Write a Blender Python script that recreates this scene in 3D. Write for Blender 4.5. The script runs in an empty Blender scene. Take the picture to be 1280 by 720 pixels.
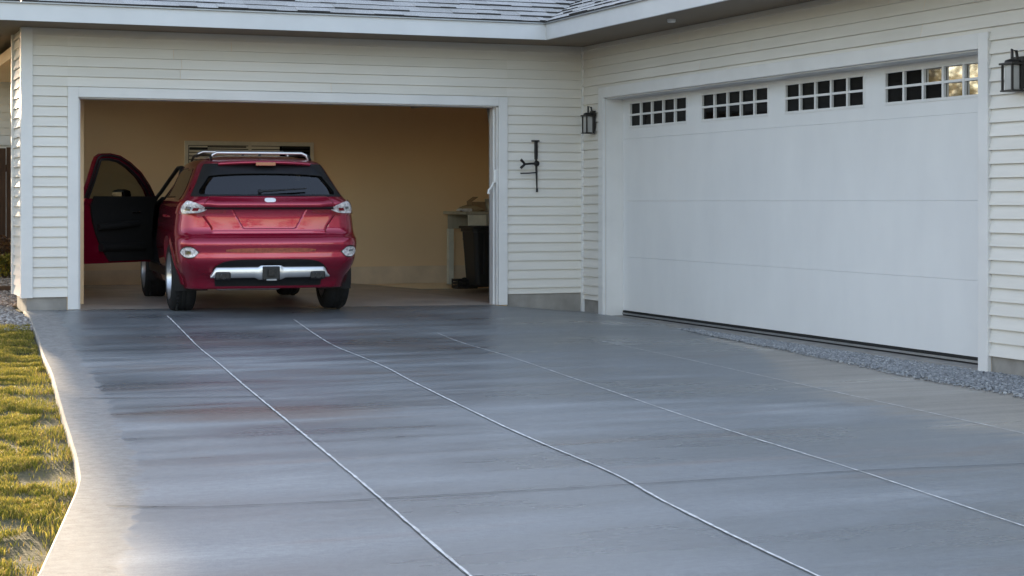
import bpy, bmesh, math, random
import numpy as np
from mathutils import Vector, Matrix
random.seed(7); rng = np.random.default_rng(11)
SC = bpy.context.scene; COL = SC.collection
R = math.radians

# ------------------------------------------------------------------ materials
def nmat(name):
    m = bpy.data.materials.new(name); m.use_nodes = True
    nt = m.node_tree; b = nt.nodes['Principled BSDF']
    return m, nt, b
def N(nt, typ, **kw):
    n = nt.nodes.new(typ)
    for k, v in kw.items():
        if k in n.inputs: n.inputs[k].default_value = v
        else: setattr(n, k, v)
    return n
def ramp(nt, fac, stops):
    r = nt.nodes.new('ShaderNodeValToRGB')
    e = r.color_ramp.elements
    while len(e) < len(stops): e.new(0.5)
    for i, (p, c) in enumerate(stops):
        e[i].position = p; e[i].color = (*c, 1) if len(c) == 3 else c
    nt.links.new(fac, r.inputs[0]); return r
def mixc(nt, fac, a, b, mode='MIX'):
    n = nt.nodes.new('ShaderNodeMix'); n.data_type = 'RGBA'; n.blend_type = mode
    for sock, v in ((n.inputs['Factor'], fac), (n.inputs[6], a), (n.inputs[7], b)):
        if hasattr(v, 'is_linked') or isinstance(v, bpy.types.NodeSocket): nt.links.new(v, sock)
        elif isinstance(v, (int, float)): sock.default_value = v
        else: sock.default_value = (*v, 1)
    return n.outputs[2]
def math_n(nt, op, a, b=0.0, c=None, clamp=False):
    n = nt.nodes.new('ShaderNodeMath'); n.operation = op; n.use_clamp = clamp
    for i, v in enumerate((a, b, c)):
        if v is None: continue
        if isinstance(v, bpy.types.NodeSocket): nt.links.new(v, n.inputs[i])
        else: n.inputs[i].default_value = v
    return n.outputs[0]
def coords(nt, scale=(1, 1, 1), rot=(0, 0, 0)):
    t = nt.nodes.new('ShaderNodeTexCoord'); mp = nt.nodes.new('ShaderNodeMapping')
    nt.links.new(t.outputs['Object'], mp.inputs[0])
    mp.inputs['Scale'].default_value = scale; mp.inputs['Rotation'].default_value = rot
    return mp.outputs[0]
def noise(nt, vec, scale, detail=4, rough=.55):
    n = N(nt, 'ShaderNodeTexNoise', Scale=scale, Detail=detail, Roughness=rough)
    nt.links.new(vec, n.inputs['Vector']); return n.outputs['Fac']
def bump(nt, b, h, strength=.3, dist=.01):
    n = N(nt, 'ShaderNodeBump', Strength=strength, Distance=dist)
    nt.links.new(h, n.inputs['Height']); nt.links.new(n.outputs[0], b.inputs['Normal'])

def simple(name, col, rough=.5, metal=0., var=.12, scale=6., bumpy=0., spec=.5, coat=0.):
    m, nt, b = nmat(name)
    v = coords(nt)
    f = noise(nt, v, scale)
    c2 = tuple(max(0, c*(1-var)) for c in col); c3 = tuple(min(1, c*(1+var)) for c in col)
    r = ramp(nt, f, [(.3, c2), (.7, c3)])
    nt.links.new(r.outputs[0], b.inputs['Base Color'])
    b.inputs['Roughness'].default_value = rough; b.inputs['Metallic'].default_value = metal
    b.inputs['Specular IOR Level'].default_value = spec
    if coat:
        b.inputs['Coat Weight'].default_value = coat; b.inputs['Coat Roughness'].default_value = .04
    if bumpy: bump(nt, b, noise(nt, v, scale*8, 3), bumpy, .004)
    return m

def m_siding():
    m, nt, b = nmat('painted_siding')
    g = N(nt, 'ShaderNodeNewGeometry')
    v = coords(nt, (1, 1, 1))
    big = noise(nt, v, .9, 5); st = noise(nt, coords(nt, (.8, .8, 14)), 2.2, 5)
    r = ramp(nt, math_n(nt, 'ADD', math_n(nt, 'MULTIPLY', big, .6), math_n(nt, 'MULTIPLY', st, .4)),
             [(.3, (.67, .645, .60)), (.7, (.77, .745, .70))])
    isl = ramp(nt, g.outputs['Random Per Island'], [(0, (.93, .93, .92)), (1, (1, 1, 1))])
    c = mixc(nt, 1., r.outputs[0], isl.outputs[0], 'MULTIPLY')
    nt.links.new(c, b.inputs['Base Color'])
    b.inputs['Roughness'].default_value = .55
    bump(nt, b, noise(nt, coords(nt, (3, 3, 60)), 5, 3), .12, .004)
    return m
def m_shingle():
    m, nt, b = nmat('asphalt_shingle')
    g = N(nt, 'ShaderNodeNewGeometry'); v = coords(nt)
    base = ramp(nt, g.outputs['Random Per Island'], [(0, (.46, .44, .415)), (.5, (.52, .50, .475)), (1, (.57, .55, .525))])
    sp = ramp(nt, noise(nt, v, 160, 2), [(.35, (.6, .6, .6)), (.65, (1.25, 1.25, 1.25))])
    c = mixc(nt, 1., base.outputs[0], sp.outputs[0], 'MULTIPLY')
    nt.links.new(c, b.inputs['Base Color']); b.inputs['Roughness'].default_value = .9
    bump(nt, b, noise(nt, v, 220, 2), .5, .004)
    return m
def m_driveway():
    m, nt, b = nmat('brushed_concrete')
    uv = N(nt, 'ShaderNodeUVMap', uv_map='edge'); sx = N(nt, 'ShaderNodeSeparateXYZ')
    nt.links.new(uv.outputs[0], sx.inputs[0])
    eL, eR = sx.outputs[0], sx.outputs[1]
    v = coords(nt)
    rot = R(22.5)
    streak = noise(nt, coords(nt, (.13, .85, 1), (0, 0, rot)), 1.25, 4, .55)
    streak2 = noise(nt, coords(nt, (.32, 2.4, 1), (0, 0, rot)), 1.7, 4, .58)
    broom = noise(nt, coords(nt, (3, 90, 1), (0, 0, rot)), 2.0, 3, .6)
    blotch = noise(nt, v, .55, 6, .6)
    fine = noise(nt, v, 130, 3, .7)
    s = math_n(nt, 'ADD', math_n(nt, 'MULTIPLY', streak, .48), math_n(nt, 'ADD', math_n(nt, 'MULTIPLY', streak2, .22), math_n(nt, 'MULTIPLY', blotch, .3)))
    base = ramp(nt, s, [(.34, (.115, .125, .135)), (.46, (.165, .176, .186)), (.54, (.225, .236, .244)), (.62, (.35, .357, .36))])
    # rusty streaks
    rs = noise(nt, coords(nt, (.28, 1.7, 1), (0, 0, rot)), 1.05, 5, .6)
    rm = ramp(nt, rs, [(.58, (0, 0, 0)), (.72, (1, 1, 1))])
    c = mixc(nt, math_n(nt, 'MULTIPLY', rm.outputs[0], .5), base.outputs[0], (.22, .15, .115))
    for (cx, cy, sx_, sy_, am) in ((-5.6, -7.7, 1.05, .5, .75), (-4.35, -5.55, .9, .32, .5), (-5.5, -4.6, .8, .3, .45), (-3.2, -3.4, .8, .25, .35), (-4.9, -2.6, .9, .3, .4)):
        tc = N(nt, 'ShaderNodeTexCoord'); vs = N(nt, 'ShaderNodeVectorMath', operation='SUBTRACT'); nt.links.new(tc.outputs['Object'], vs.inputs[0]); vs.inputs[1].default_value = (cx, cy, 0)
        mp = N(nt, 'ShaderNodeMapping'); mp.inputs['Rotation'].default_value = (0, 0, rot); nt.links.new(vs.outputs[0], mp.inputs[0])
        m2 = N(nt, 'ShaderNodeVectorMath', operation='MULTIPLY'); nt.links.new(mp.outputs[0], m2.inputs[0]); m2.inputs[1].default_value = (1/sx_, 1/sy_, 0)
        ln = N(nt, 'ShaderNodeVectorMath', operation='LENGTH'); nt.links.new(m2.outputs[0], ln.inputs[0])
        dd_ = math_n(nt, 'ADD', ln.outputs['Value'], math_n(nt, 'MULTIPLY', math_n(nt, 'SUBTRACT', streak2, .5), 2.6))
        st_ = ramp(nt, dd_, [(.25, (1, 1, 1)), (1., (0, 0, 0))])
        c = mixc(nt, math_n(nt, 'MULTIPLY', st_.outputs[0], am), c, (.175, .125, .10))
    # pale rough border along the lawn
    wob = noise(nt, v, 5, 4, .7)
    d = math_n(nt, 'ADD', eL, math_n(nt, 'MULTIPLY', math_n(nt, 'SUBTRACT', wob, .5), .28))
    bm_ = ramp(nt, d, [(.24, (1, 1, 1)), (.29, (0, 0, 0))])
    pale = ramp(nt, noise(nt, v, 14, 5, .7), [(.3, (.24, .222, .20)), (.7, (.37, .345, .315))])
    c = mixc(nt, math_n(nt, 'MULTIPLY', bm_.outputs[0], .85), c, pale.outputs[0])
    # washed out sand beside the gravel
    sd = noise(nt, coords(nt, (.5, 5, 1), (0, 0, rot)), 1.6, 5, .65)
    e = math_n(nt, 'ADD', eR, math_n(nt, 'MULTIPLY', math_n(nt, 'SUBTRACT', sd, .5), .9))
    sm_ = ramp(nt, e, [(.42, (1, 1, 1)), (.62, (0, 0, 0))])
    sand = ramp(nt, sd, [(.3, (.26, .235, .205)), (.7, (.40, .36, .315))])
    c = mixc(nt, math_n(nt, 'MULTIPLY', sm_.outputs[0], .95), c, sand.outputs[0])
    gr = ramp(nt, math_n(nt, 'ADD', math_n(nt, 'MULTIPLY', fine, .5), math_n(nt, 'MULTIPLY', broom, .5)), [(.32, (.66, .68, .68)), (.7, (1.28, 1.28, 1.28))])
    c = mixc(nt, 1., c, gr.outputs[0], 'MULTIPLY')
    mot = ramp(nt, noise(nt, v, 26, 4, .7), [(.3, (.86, .86, .86)), (.7, (1.12, 1.12, 1.12))]); c = mixc(nt, 1., c, mot.outputs[0], 'MULTIPLY')
    nt.links.new(c, b.inputs['Base Color'])
    rr = ramp(nt, s, [(.42, (.26, .26, .26)), (.58, (.55, .55, .55))])
    nt.links.new(mixc(nt, bm_.outputs[0], rr.outputs[0], (.85, .85, .85)), b.inputs['Roughness']); b.inputs['Specular IOR Level'].default_value = .5
    bump(nt, b, math_n(nt, 'ADD', broom, math_n(nt, 'MULTIPLY', fine, .6)), .35, .004)
    return m
def m_leaf(name, stops, trans=.35):
    m, nt, b = nmat(name)
    g = N(nt, 'ShaderNodeNewGeometry')
    r = ramp(nt, g.outputs['Random Per Island'], stops)
    nt.links.new(r.outputs[0], b.inputs['Base Color']); b.inputs['Roughness'].default_value = .6
    t = N(nt, 'ShaderNodeBsdfTranslucent'); nt.links.new(r.outputs[0], t.inputs[0])
    mx = N(nt, 'ShaderNodeMixShader'); mx.inputs[0].default_value = trans
    nt.links.new(b.outputs[0], mx.inputs[1]); nt.links.new(t.outputs[0], mx.inputs[2])
    nt.links.new(mx.outputs[0], nt.nodes['Material Output'].inputs[0])
    return m
def m_island(name, stops, rough=.8, sc=60):
    m, nt, b = nmat(name)
    g = N(nt, 'ShaderNodeNewGeometry')
    r = ramp(nt, g.outputs['Random Per Island'], stops)
    f = ramp(nt, noise(nt, coords(nt), sc, 3), [(.3, (.8, .8, .8)), (.7, (1.15, 1.15, 1.15))])
    nt.links.new(mixc(nt, 1., r.outputs[0], f.outputs[0], 'MULTIPLY'), b.inputs['Base Color'])
    b.inputs['Roughness'].default_value = rough
    return m
def m_wood(name, a, bcol):
    m, nt, b = nmat(name)
    f = noise(nt, coords(nt, (9, 9, .8)), 3, 6, .65)
    r = ramp(nt, f, [(.3, a), (.7, bcol)])
    nt.links.new(r.outputs[0], b.inputs['Base Color']); b.inputs['Roughness'].default_value = .8
    bump(nt, b, f, .3, .004); return m
def m_glass(name, tint, refl_ior=1.5, trans=.5):
    m, nt, b = nmat(name)
    fr = N(nt, 'ShaderNodeFresnel', IOR=refl_ior)
    gl = N(nt, 'ShaderNodeBsdfGlossy', Roughness=.02)
    tr = N(nt, 'ShaderNodeBsdfTransparent'); tr.inputs[0].default_value = (*tint, 1)
    mx = N(nt, 'ShaderNodeMixShader')
    nt.links.new(fr.outputs[0], mx.inputs[0]); nt.links.new(tr.outputs[0], mx.inputs[1]); nt.links.new(gl.outputs[0], mx.inputs[2])
    nt.links.new(mx.outputs[0], nt.nodes['Material Output'].inputs[0])
    return m
def m_paint():
    m, nt, b = nmat('red_car_paint')
    v = coords(nt)
    r = ramp(nt, noise(nt, v, 900, 1), [(.3, (.27, .003, .026)), (.7, (.36, .004, .036))])
    nt.links.new(r.outputs[0], b.inputs['Base Color'])
    b.inputs['Metallic'].default_value = .55; b.inputs['Roughness'].default_value = .26
    b.inputs['Coat Weight'].default_value = 1.; b.inputs['Coat Roughness'].default_value = .02
    return m
def m_ground():
    m, nt, b = nmat('yard_soil')
    v = coords(nt)
    f = noise(nt, v, .35, 6, .6); f2 = noise(nt, v, 22, 5, .7)
    r = ramp(nt, math_n(nt, 'ADD', math_n(nt, 'MULTIPLY', f, .5), math_n(nt, 'MULTIPLY', f2, .5)),
             [(.35, (.045, .045, .012)), (.5, (.085, .075, .025)), (.65, (.14, .11, .045))])
    nt.links.new(r.outputs[0], b.inputs['Base Color']); b.inputs['Roughness'].default_value = .95
    bump(nt, b, f2, .8, .03); return m
def m_plaster(name, lo, hi):
    m, nt, b = nmat(name)
    v = coords(nt); f = noise(nt, v, .7, 5)
    r = ramp(nt, f, [(.3, lo), (.7, hi)])
    nt.links.new(r.outputs[0], b.inputs['Base Color']); b.inputs['Roughness'].default_value = .8
    bump(nt, b, noise(nt, v, 90, 3), .12, .003); return m
def m_door():
    m, nt, b = nmat('garage_door_paint')
    v = coords(nt)
    r = ramp(nt, math_n(nt, 'ADD', math_n(nt, 'MULTIPLY', noise(nt, v, .6, 4), .6), math_n(nt, 'MULTIPLY', noise(nt, coords(nt, (2, 2, 1)), 2, 4), .4)),
             [(.35, (.70, .705, .71)), (.65, (.76, .765, .765))])
    nt.links.new(r.outputs[0], b.inputs['Base Color']); b.inputs['Roughness'].default_value = .45
    bump(nt, b, noise(nt, coords(nt, (30, 30, 6)), 8, 3), .08, .003); return m

M = dict(
    siding=m_siding(), trim=simple('white_trim', (.7, .695, .685), .5, var=.05, scale=2.5, bumpy=.05),
    fascia=simple('fascia_paint', (.62, .625, .63), .5, var=.05, scale=2.),
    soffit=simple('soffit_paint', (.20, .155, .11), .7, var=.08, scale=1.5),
    drywall=m_plaster('tan_plaster', (.85, .615, .365), (.90, .68, .42)),
    shedge=simple('shingle_edge_shade', (.045, .043, .042), .95, var=.3, scale=20), shingle=m_shingle(), drive=m_driveway(),
    joint=simple('joint_filler', (.68, .67, .645), .85, var=.35, scale=18),
    tjoint=simple('joint_dark', (.075, .075, .075), .9, var=.3, scale=8),
    conc=simple('plain_concrete', (.27, .255, .235), .85, var=.2, scale=5, bumpy=.3),
    stem=simple('stem_wall', (.78, .62, .44), .85, var=.12, scale=3, bumpy=.2),
    floor=simple('garage_slab', (.48, .42, .36), .42, var=.22, scale=1.6, bumpy=.1),
    door=m_door(), blackrub=simple('black_rubber', (.007, .007, .0075), .75, var=.3, scale=20, bumpy=.2),
    grey=simple('grey_metal', (.32, .33, .34), .45, .6), black=simple('black_metal', (.011, .011, .012), .42, .3),
    dglass=simple('dark_pane', (.004, .0037, .004), .03, var=.3, scale=3, spec=.08), mglass=simple('reflection_pane', (.62, .6, .56), .03, 1., var=.03),
    paint=m_paint(), trimblack=simple('black_plastic', (.007, .007, .0075), .5, var=.2, scale=30),
    inner=simple('dark_upholstery', (.006, .0055, .005), .75, var=.3, scale=14, bumpy=.2),
    silver=simple('satin_silver', (.62, .62, .63), .3, .75, var=.06),
    chrome=simple('chrome', (.8, .8, .8), .1, 1., var=.02),
    lamp_red=simple('red_lens', (.2, .004, .008), .12, var=.2, scale=40, coat=1.),
    lamp_white=simple('clear_lens', (.62, .58, .58), .1, var=.55, scale=38, coat=1.),
    refl=simple('amber_reflector', (.32, .07, .03), .15, var=.3, scale=40, coat=1.),
    mirrorglass=simple('mirror_glass', (.25, .25, .26), .06, 1., var=.05),
    bronze=simple('dark_bronze', (.032, .03, .029), .45, .4),
    badge=simple('badge_white', (.85, .85, .86), .25, var=.04, coat=.6),
    carglass=m_glass('tinted_car_glass', (.16, .18, .2), 2.0), sideglass=simple('dark_side_glass', (.006, .006, .007), .04, var=.1), doorglass=m_glass('door_glass', (.3, .31, .28), 1.5),
    clear=m_glass('clear_glass', (.94, .95, .94), 1.3),
    cream=simple('cream_frame', (.86, .80, .66), .6, var=.08), soil=m_ground(),
    grass=m_leaf('grass_blade', [(0, (.08, .10, .012)), (.3, (.19, .19, .022)), (.58, (.34, .29, .04)), (.82, (.48, .38, .09)), (1, (.34, .21, .09))], .45),
    pebble=m_island('grey_pebble', [(0, (.17, .175, .185)), (.5, (.27, .28, .295)), (.9, (.36, .365, .375)), (1, (.5, .5, .5))]),
    warmpebble=m_island('warm_pebble', [(0, (.14, .115, .1)), (.5, (.29, .25, .22)), (1, (.5, .46, .42))]),
    timber=m_wood('brown_timber', (.045, .024, .014), (.10, .055, .03)), postwood=m_wood('orange_timber', (.20, .10, .04), (.32, .17, .075)),
    bark=m_wood('bark', (.05, .038, .03), (.11, .085, .065)),
    leaf=m_leaf('golden_leaf', [(0, (.12, .09, .025)), (.4, (.36, .25, .09)), (.75, (.55, .42, .2)), (1, (.7, .6, .38))], .5),
    shrub=m_leaf('yellow_shrub', [(0, (.06, .08, .015)), (.5, (.24, .21, .03)), (1, (.42, .34, .06))], .45),
    rust_leaf=m_leaf('rusty_shrub', [(0, (.07, .035, .015)), (.5, (.17, .085, .035)), (1, (.3, .17, .06))], .4),
    bench=m_wood('pale_board', (.36, .33, .25), (.48, .44, .35)), paleplastic=simple('pale_plastic', (.72, .70, .58), .5),
    bin=simple('bin_plastic', (.008, .0085, .009), .55, var=.2, scale=12), card=simple('cardboard', (.30, .2, .11), .85),
    canlabel=simple('tin_metal', (.45, .4, .3), .35, .5), cloth=simple('rag_cloth', (.36, .28, .17), .9, bumpy=.4),
    whitepl=simple('white_plastic', (.82, .82, .8), .4, var=.05), lampglass=simple('frosted_glass', (.45, .45, .44), .3, var=.1),
)
# ------------------------------------------------------------------ mesh builder
class MB:
    def __init__(s): s.v = []; s.f = []; s.m = []; s.mats = []; s.sm = []
    def mi(s, mat):
        if mat not in s.mats: s.mats.append(mat)
        return s.mats.index(mat)
    def poly(s, pts, mat, smooth=False):
        i = len(s.v); s.v += [tuple(p) for p in pts]; s.f.append(tuple(range(i, i+len(pts)))); s.m.append(s.mi(mat)); s.sm.append(smooth)
    def mesh(s, verts, faces, mat, smooth=False):
        i = len(s.v); s.v += [tuple(p) for p in verts]; k = s.mi(mat)
        for f in faces: s.f.append(tuple(i+j for j in f)); s.m.append(k); s.sm.append(smooth)
    def box(s, x0, x1, y0, y1, z0, z1, mat, b=0.0, T=None):
        x0, x1 = min(x0, x1), max(x0, x1); y0, y1 = min(y0, y1), max(y0, y1); z0, z1 = min(z0, z1), max(z0, z1)
        if b <= 0:
            v = [(x, y, z) for x in (x0, x1) for y in (y0, y1) for z in (z0, z1)]
            f = [(0, 1, 3, 2), (4, 6, 7, 5), (0, 4, 5, 1), (2, 3, 7, 6), (0, 2, 6, 4), (1, 5, 7, 3)]
            sm = False
        else:
            bm = bmesh.new(); bmesh.ops.create_cube(bm, size=1)
            for q in bm.verts: q.co = ((x0+x1)/2+q.co.x*(x1-x0), (y0+y1)/2+q.co.y*(y1-y0), (z0+z1)/2+q.co.z*(z1-z0))
            bmesh.ops.bevel(bm, geom=bm.edges[:], offset=min(b, .45*min(x1-x0, y1-y0, z1-z0)), segments=2, affect='EDGES', profile=.6)
            bm.verts.index_update(); v = [tuple(q.co) for q in bm.verts]; f = [tuple(q.index for q in p.verts) for p in bm.faces]; bm.free(); sm = False
        if T is not None: v = [tuple(T @ Vector(p)) for p in v]
        s.mesh(v, f, mat, sm)
    def tube(s, pts, rad, mat, n=10, caps=True):
        pts = [Vector(p) for p in pts]; rads = rad if isinstance(rad, (list, tuple)) else [rad]*len(pts)
        rings = []
        prev = None
        for i, p in enumerate(pts):
            d = (pts[min(i+1, len(pts)-1)]-pts[max(i-1, 0)]).normalized()
            a = prev if prev is not None else (Vector((0, 0, 1)) if abs(d.z) < .9 else Vector((1, 0, 0)))
            u = (a-d*a.dot(d)).normalized(); w = d.cross(u); prev = u
            rings.append([p+(u*math.cos(2*math.pi*k/n)+w*math.sin(2*math.pi*k/n))*rads[i] for k in range(n)])
        v = [q for r in rings for q in r]; f = []
        for i in range(len(pts)-1):
            for k in range(n): f.append((i*n+k, i*n+(k+1) % n, (i+1)*n+(k+1) % n, (i+1)*n+k))
        s.mesh(v, f, mat, True)
        if caps:
            s.poly(rings[0][::-1], mat); s.poly(rings[-1], mat)
    def lathe(s, prof, mat, T=None, n=32, smooth=True):
        """profile of (r, h) turned about local Z, placed by T"""
        v = []; f = []
        for r, h in prof:
            for k in range(n):
                a = 2*math.pi*k/n; v.append(Vector((r*math.cos(a), r*math.sin(a), h)))
        for i in range(len(prof)-1):
            for k in range(n): f.append((i*n+k, i*n+(k+1) % n, (i+1)*n+(k+1) % n, (i+1)*n+k))
        if T is not None: v = [T @ p for p in v]
        s.mesh(v, f, mat, smooth)
    def grid(s, P, mat, smooth=True, flip=False):
        """P[i][j] points"""
        n, m = len(P), len(P[0]); v = [p for r in P for p in r]; f = []
        for i in range(n-1):
            for j in range(m-1):
                q = (i*m+j, i*m+j+1, (i+1)*m+j+1, (i+1)*m+j)
                f.append(q[::-1] if flip else q)
        s.mesh(v, f, mat, smooth)
    def build(s, name, parent=None, loc=None, merge=0):
        me = bpy.data.meshes.new(name)
        me.from_pydata(s.v, [], s.f)
        for m_ in s.mats: me.materials.append(m_)
        me.polygons.foreach_set('material_index', s.m); me.polygons.foreach_set('use_smooth', s.sm)
        me.update()
        if merge:
            bm = bmesh.new(); bm.from_mesh(me); bmesh.ops.remove_doubles(bm, verts=bm.verts, dist=merge); bm.to_mesh(me); bm.free()
        o = bpy.data.objects.new(name, me); COL.objects.link(o)
        if parent is not None: o.parent = parent
        if loc is not None: o.location = loc
        return o
def tag(o, label=None, cat=None, group=None, kind=None):
    for k, v in (('label', label), ('category', cat), ('group', group), ('kind', kind)):
        if v: o[k] = v
    return o
def empty(name, loc=(0, 0, 0), rz=0):
    o = bpy.data.objects.new(name, None); COL.objects.link(o); o.location = loc; o.rotation_euler = (0, 0, rz); return o
def np_mesh(name, verts, faces, mat, smooth=False):
    me = bpy.data.meshes.new(name); nv, nf, k = len(verts), len(faces), faces.shape[1]
    me.vertices.add(nv); me.vertices.foreach_set('co', verts.astype(np.float32).ravel())
    me.loops.add(nf*k); me.loops.foreach_set('vertex_index', faces.astype(np.int32).ravel())
    me.polygons.add(nf); me.polygons.foreach_set('loop_start', np.arange(0, nf*k, k, dtype=np.int32))
    me.polygons.foreach_set('loop_total', np.full(nf, k, dtype=np.int32))
    me.polygons.foreach_set('use_smooth', np.full(nf, smooth))
    me.materials.append(mat); me.update(calc_edges=True); me.validate()
    o = bpy.data.objects.new(name, me); COL.objects.link(o); return o

# ------------------------------------------------------------------ ground heights
def sm(a, b, x):
    t = min(1, max(0, (x-a)/(b-a))); return t*t*(3-2*t)
def lerp_tab(tab, x):
    if x <= tab[0][0]: return tab[0][1]
    for (a, u), (b, v) in zip(tab, tab[1:]):
        if x <= b: return u+(v-u)*(x-a)/(b-a)
    return tab[-1][1]
RX = [(-5.5, .175), (-1.1, .127), (-.1, .03)]
def g(X, Y): return lerp_tab(RX, X)*sm(-3.6, 0, Y)
EDGE = [(-32, -11.5), (-20, -9.8), (-14, -7.95), (-11.9, -7.3), (-11.0, -7.11), (-10.14, -6.93), (-9.8, -6.87), (-9.1, -6.79), (-7.42, -6.63), (-4.66, -6.36), (-2.26, -6.17), (-.47, -6.06), (0, -6.05)]
def XL(Y): return lerp_tab(EDGE, Y)
GRAV = [(-12, -1.15), (-8.92, -.97), (-7.07, -.8), (-4.83, -.43), (-2.9, -.2), (-1.5, -.2), (0, -.2)]
def XG(Y): return lerp_tab(GRAV, Y)
def yard(X, Y):
    h = -.05+.19*sm(-3.5, -.2, Y)+.19*sm(0, 4.6, Y)
    return h+(-.06-h)*sm(-14, -20, X)

# ground sheet to the horizon
def axis(lo, hi, fine_lo, fine_hi, step):
    a = list(np.arange(fine_lo, fine_hi+1e-6, step)); k = step
    x = fine_hi
    while x < hi: k *= 1.5; x += k; a.append(x)
    x = fine_lo; k = step
    while x > lo: k *= 1.5; x -= k; a.insert(0, x)
    return a
xs = axis(-900, 900, -14, -5.6, .3); ys = axis(-900, 900, -16, 6, .3)
b = MB()
P = []
for x in xs:
    row = []
    for y in ys:
        z = yard(x, y) if (x < -5.55 and -17 < y < 9) else -.07
        if y >= 5.6 and x >= -6.1: z = -.07
        if x > XL(min(0, y))-.02 and y < 0.2: z = -.07
        row.append((x, y, z))
    P.append(row)
b.grid(P, M['soil'], True, flip=True)
tag(b.build('ground'), kind='structure')

# driveway slab
b = MB(); rows = []
yy = list(np.arange(-30, -14, 1.0))+list(np.arange(-14, -.001, .2))+[0.]
uvs = []
for Y in yy:
    xl = XL(Y); row = []; ur = []
    xr = 0 if Y > -12.2 else 0
    qs = [0, .01, .02, .03, .045, .06, .08, .1]+list(np.linspace(.14, 1, 28))
    for q in qs:
        X = xl+(xr-xl)*q
        row.append((X, Y, g(X, Y)))
        dR = max(0, XG(Y)-X) if Y < -3.6 else 5
        # the sand fan widens towards the street end of the door
        wd = .12+.85*sm(-4.3, -8.5, Y)*(1-.4*sm(-9.5, -12, Y))
        ur.append((X-xl, min(5, dR/max(.05, wd)*.5)))
    rows.append(row); uvs.append(ur)
b.grid(rows, M['drive'], True, flip=True)
# left edge skirt and kerb lip
sk = []
for Y in yy:
    x = XL(Y); sk.append([(x-.012, Y, g(x, Y)-.012), (x-.02, Y, g(x, Y)-.16)])
b.grid([[r_[0], k[0], k[1]] for r_, k in zip(rows, sk)], M['conc'], False)
nv_main = len(rows)*len(rows[0])
def ribbon(pts, w, mat, dz=.004, step=.07, jit=.0018):
    P = [Vector((p[0], p[1], 0)) for p in pts]; out = []
    # smooth resample
    dens = []
    for i in range(len(P)-1):
        p0, p1, p2, p3 = P[max(i-1, 0)], P[i], P[i+1], P[min(i+2, len(P)-1)]
        n = max(2, int((p2-p1).length/step))
        for k in range(n):
            t = k/n
            q = .5*((2*p1)+(-p0+p2)*t+(2*p0-5*p1+4*p2-p3)*t*t+(-p0+3*p1-3*p2+p3)*t**3); dens.append(q)
    dens.append(P[-1])
    for i, q in enumerate(dens):
        d = (dens[min(i+1, len(dens)-1)]-dens[max(i-1, 0)]).normalized(); nrm = Vector((-d.y, d.x, 0))
        ww = w*(1+random.uniform(-.35, .35)); o = random.uniform(-jit, jit)
        row = []
        for sgn in (-1, 1):
            c = q+nrm*(sgn*ww/2+o); row.append((c.x, c.y, g(c.x, c.y)+dz))
        out.append(row)
    b.grid(out, mat, False)
L1 = [(-4.80, -.85), (-4.97, -3.39), (-5.29, -6.34), (-5.6, -9.24), (-5.75, -10.61), (-5.96, -12.43), (-6.35, -16), (-7.6, -28)]
L2 = [(-3.66, -1.3), (-3.93, -4.8), (-4.14, -6.47), (-4.44, -8.99), (-4.57, -10.54), (-4.71, -11.45), (-4.88, -12.86), (-5.2, -16), (-6.2, -28)]
L3 = [(-2.60, -2.5), (-2.77, -4.73), (-3.1, -7.4), (-3.32, -9.25), (-3.48, -10.94), (-3.66, -12.37), (-4.1, -16), (-5.0, -28)]
L4 = [(-1.42, -3.6), (-1.55, -5.5), (-1.75, -8), (-2.0, -11), (-2.5, -16), (-3.6, -28)]
for L_ in (L1, L2): ribbon([(p_[0]-.0085, p_[1]) for p_ in L_], .0035, M['tjoint'], .0045)
ribbon(L1, .013, M['joint']); ribbon(L2, .014, M['joint']); ribbon(L3, .010, M['joint']); ribbon(L4, .009, M['joint'])
ribbon([(-6.42, -6.52), (-5.94, -6.68), (-5.3, -6.85)], .014, M['tjoint'], .0045)
ribbon([(-6.88, -10.6), (-6.5, -10.79), (-5.78, -10.86), (-4.60, -10.92), (-3.5, -10.95), (-2.62, -11.05), (-1.3, -11.1)], .008, M['tjoint'], .0045)
ribbon([(-6.2, -3.0), (-5.0, -3.1), (-3.8, -3.15), (-2.66, -3.2)], .009, M['tjoint'], .0045)
dw = b.build('driveway'); tag(dw, kind='structure')
ul = dw.data.uv_layers.new(name='edge')
flat = [u for r_ in uvs for u in r_]
for lp in dw.data.loops:
    ul.data[lp.index].uv = flat[lp.vertex_index] if lp.vertex_index < nv_main else (5, 5)

# garage floor slab (butts against the driveway at the threshold)
b = MB(); P = []
for Y in [0.002, .3, 1, 2.5, 5.3]:
    P.append([(X, Y, g(X, 0)+.006*sm(0, .3, Y)) for X in list(np.linspace(-6.0, -1.1, 12))+[-.6, -.1, 1.2]])
b.grid(P, M['floor'], True, flip=True)
tag(b.build('garage_floor'), kind='structure')

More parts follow.
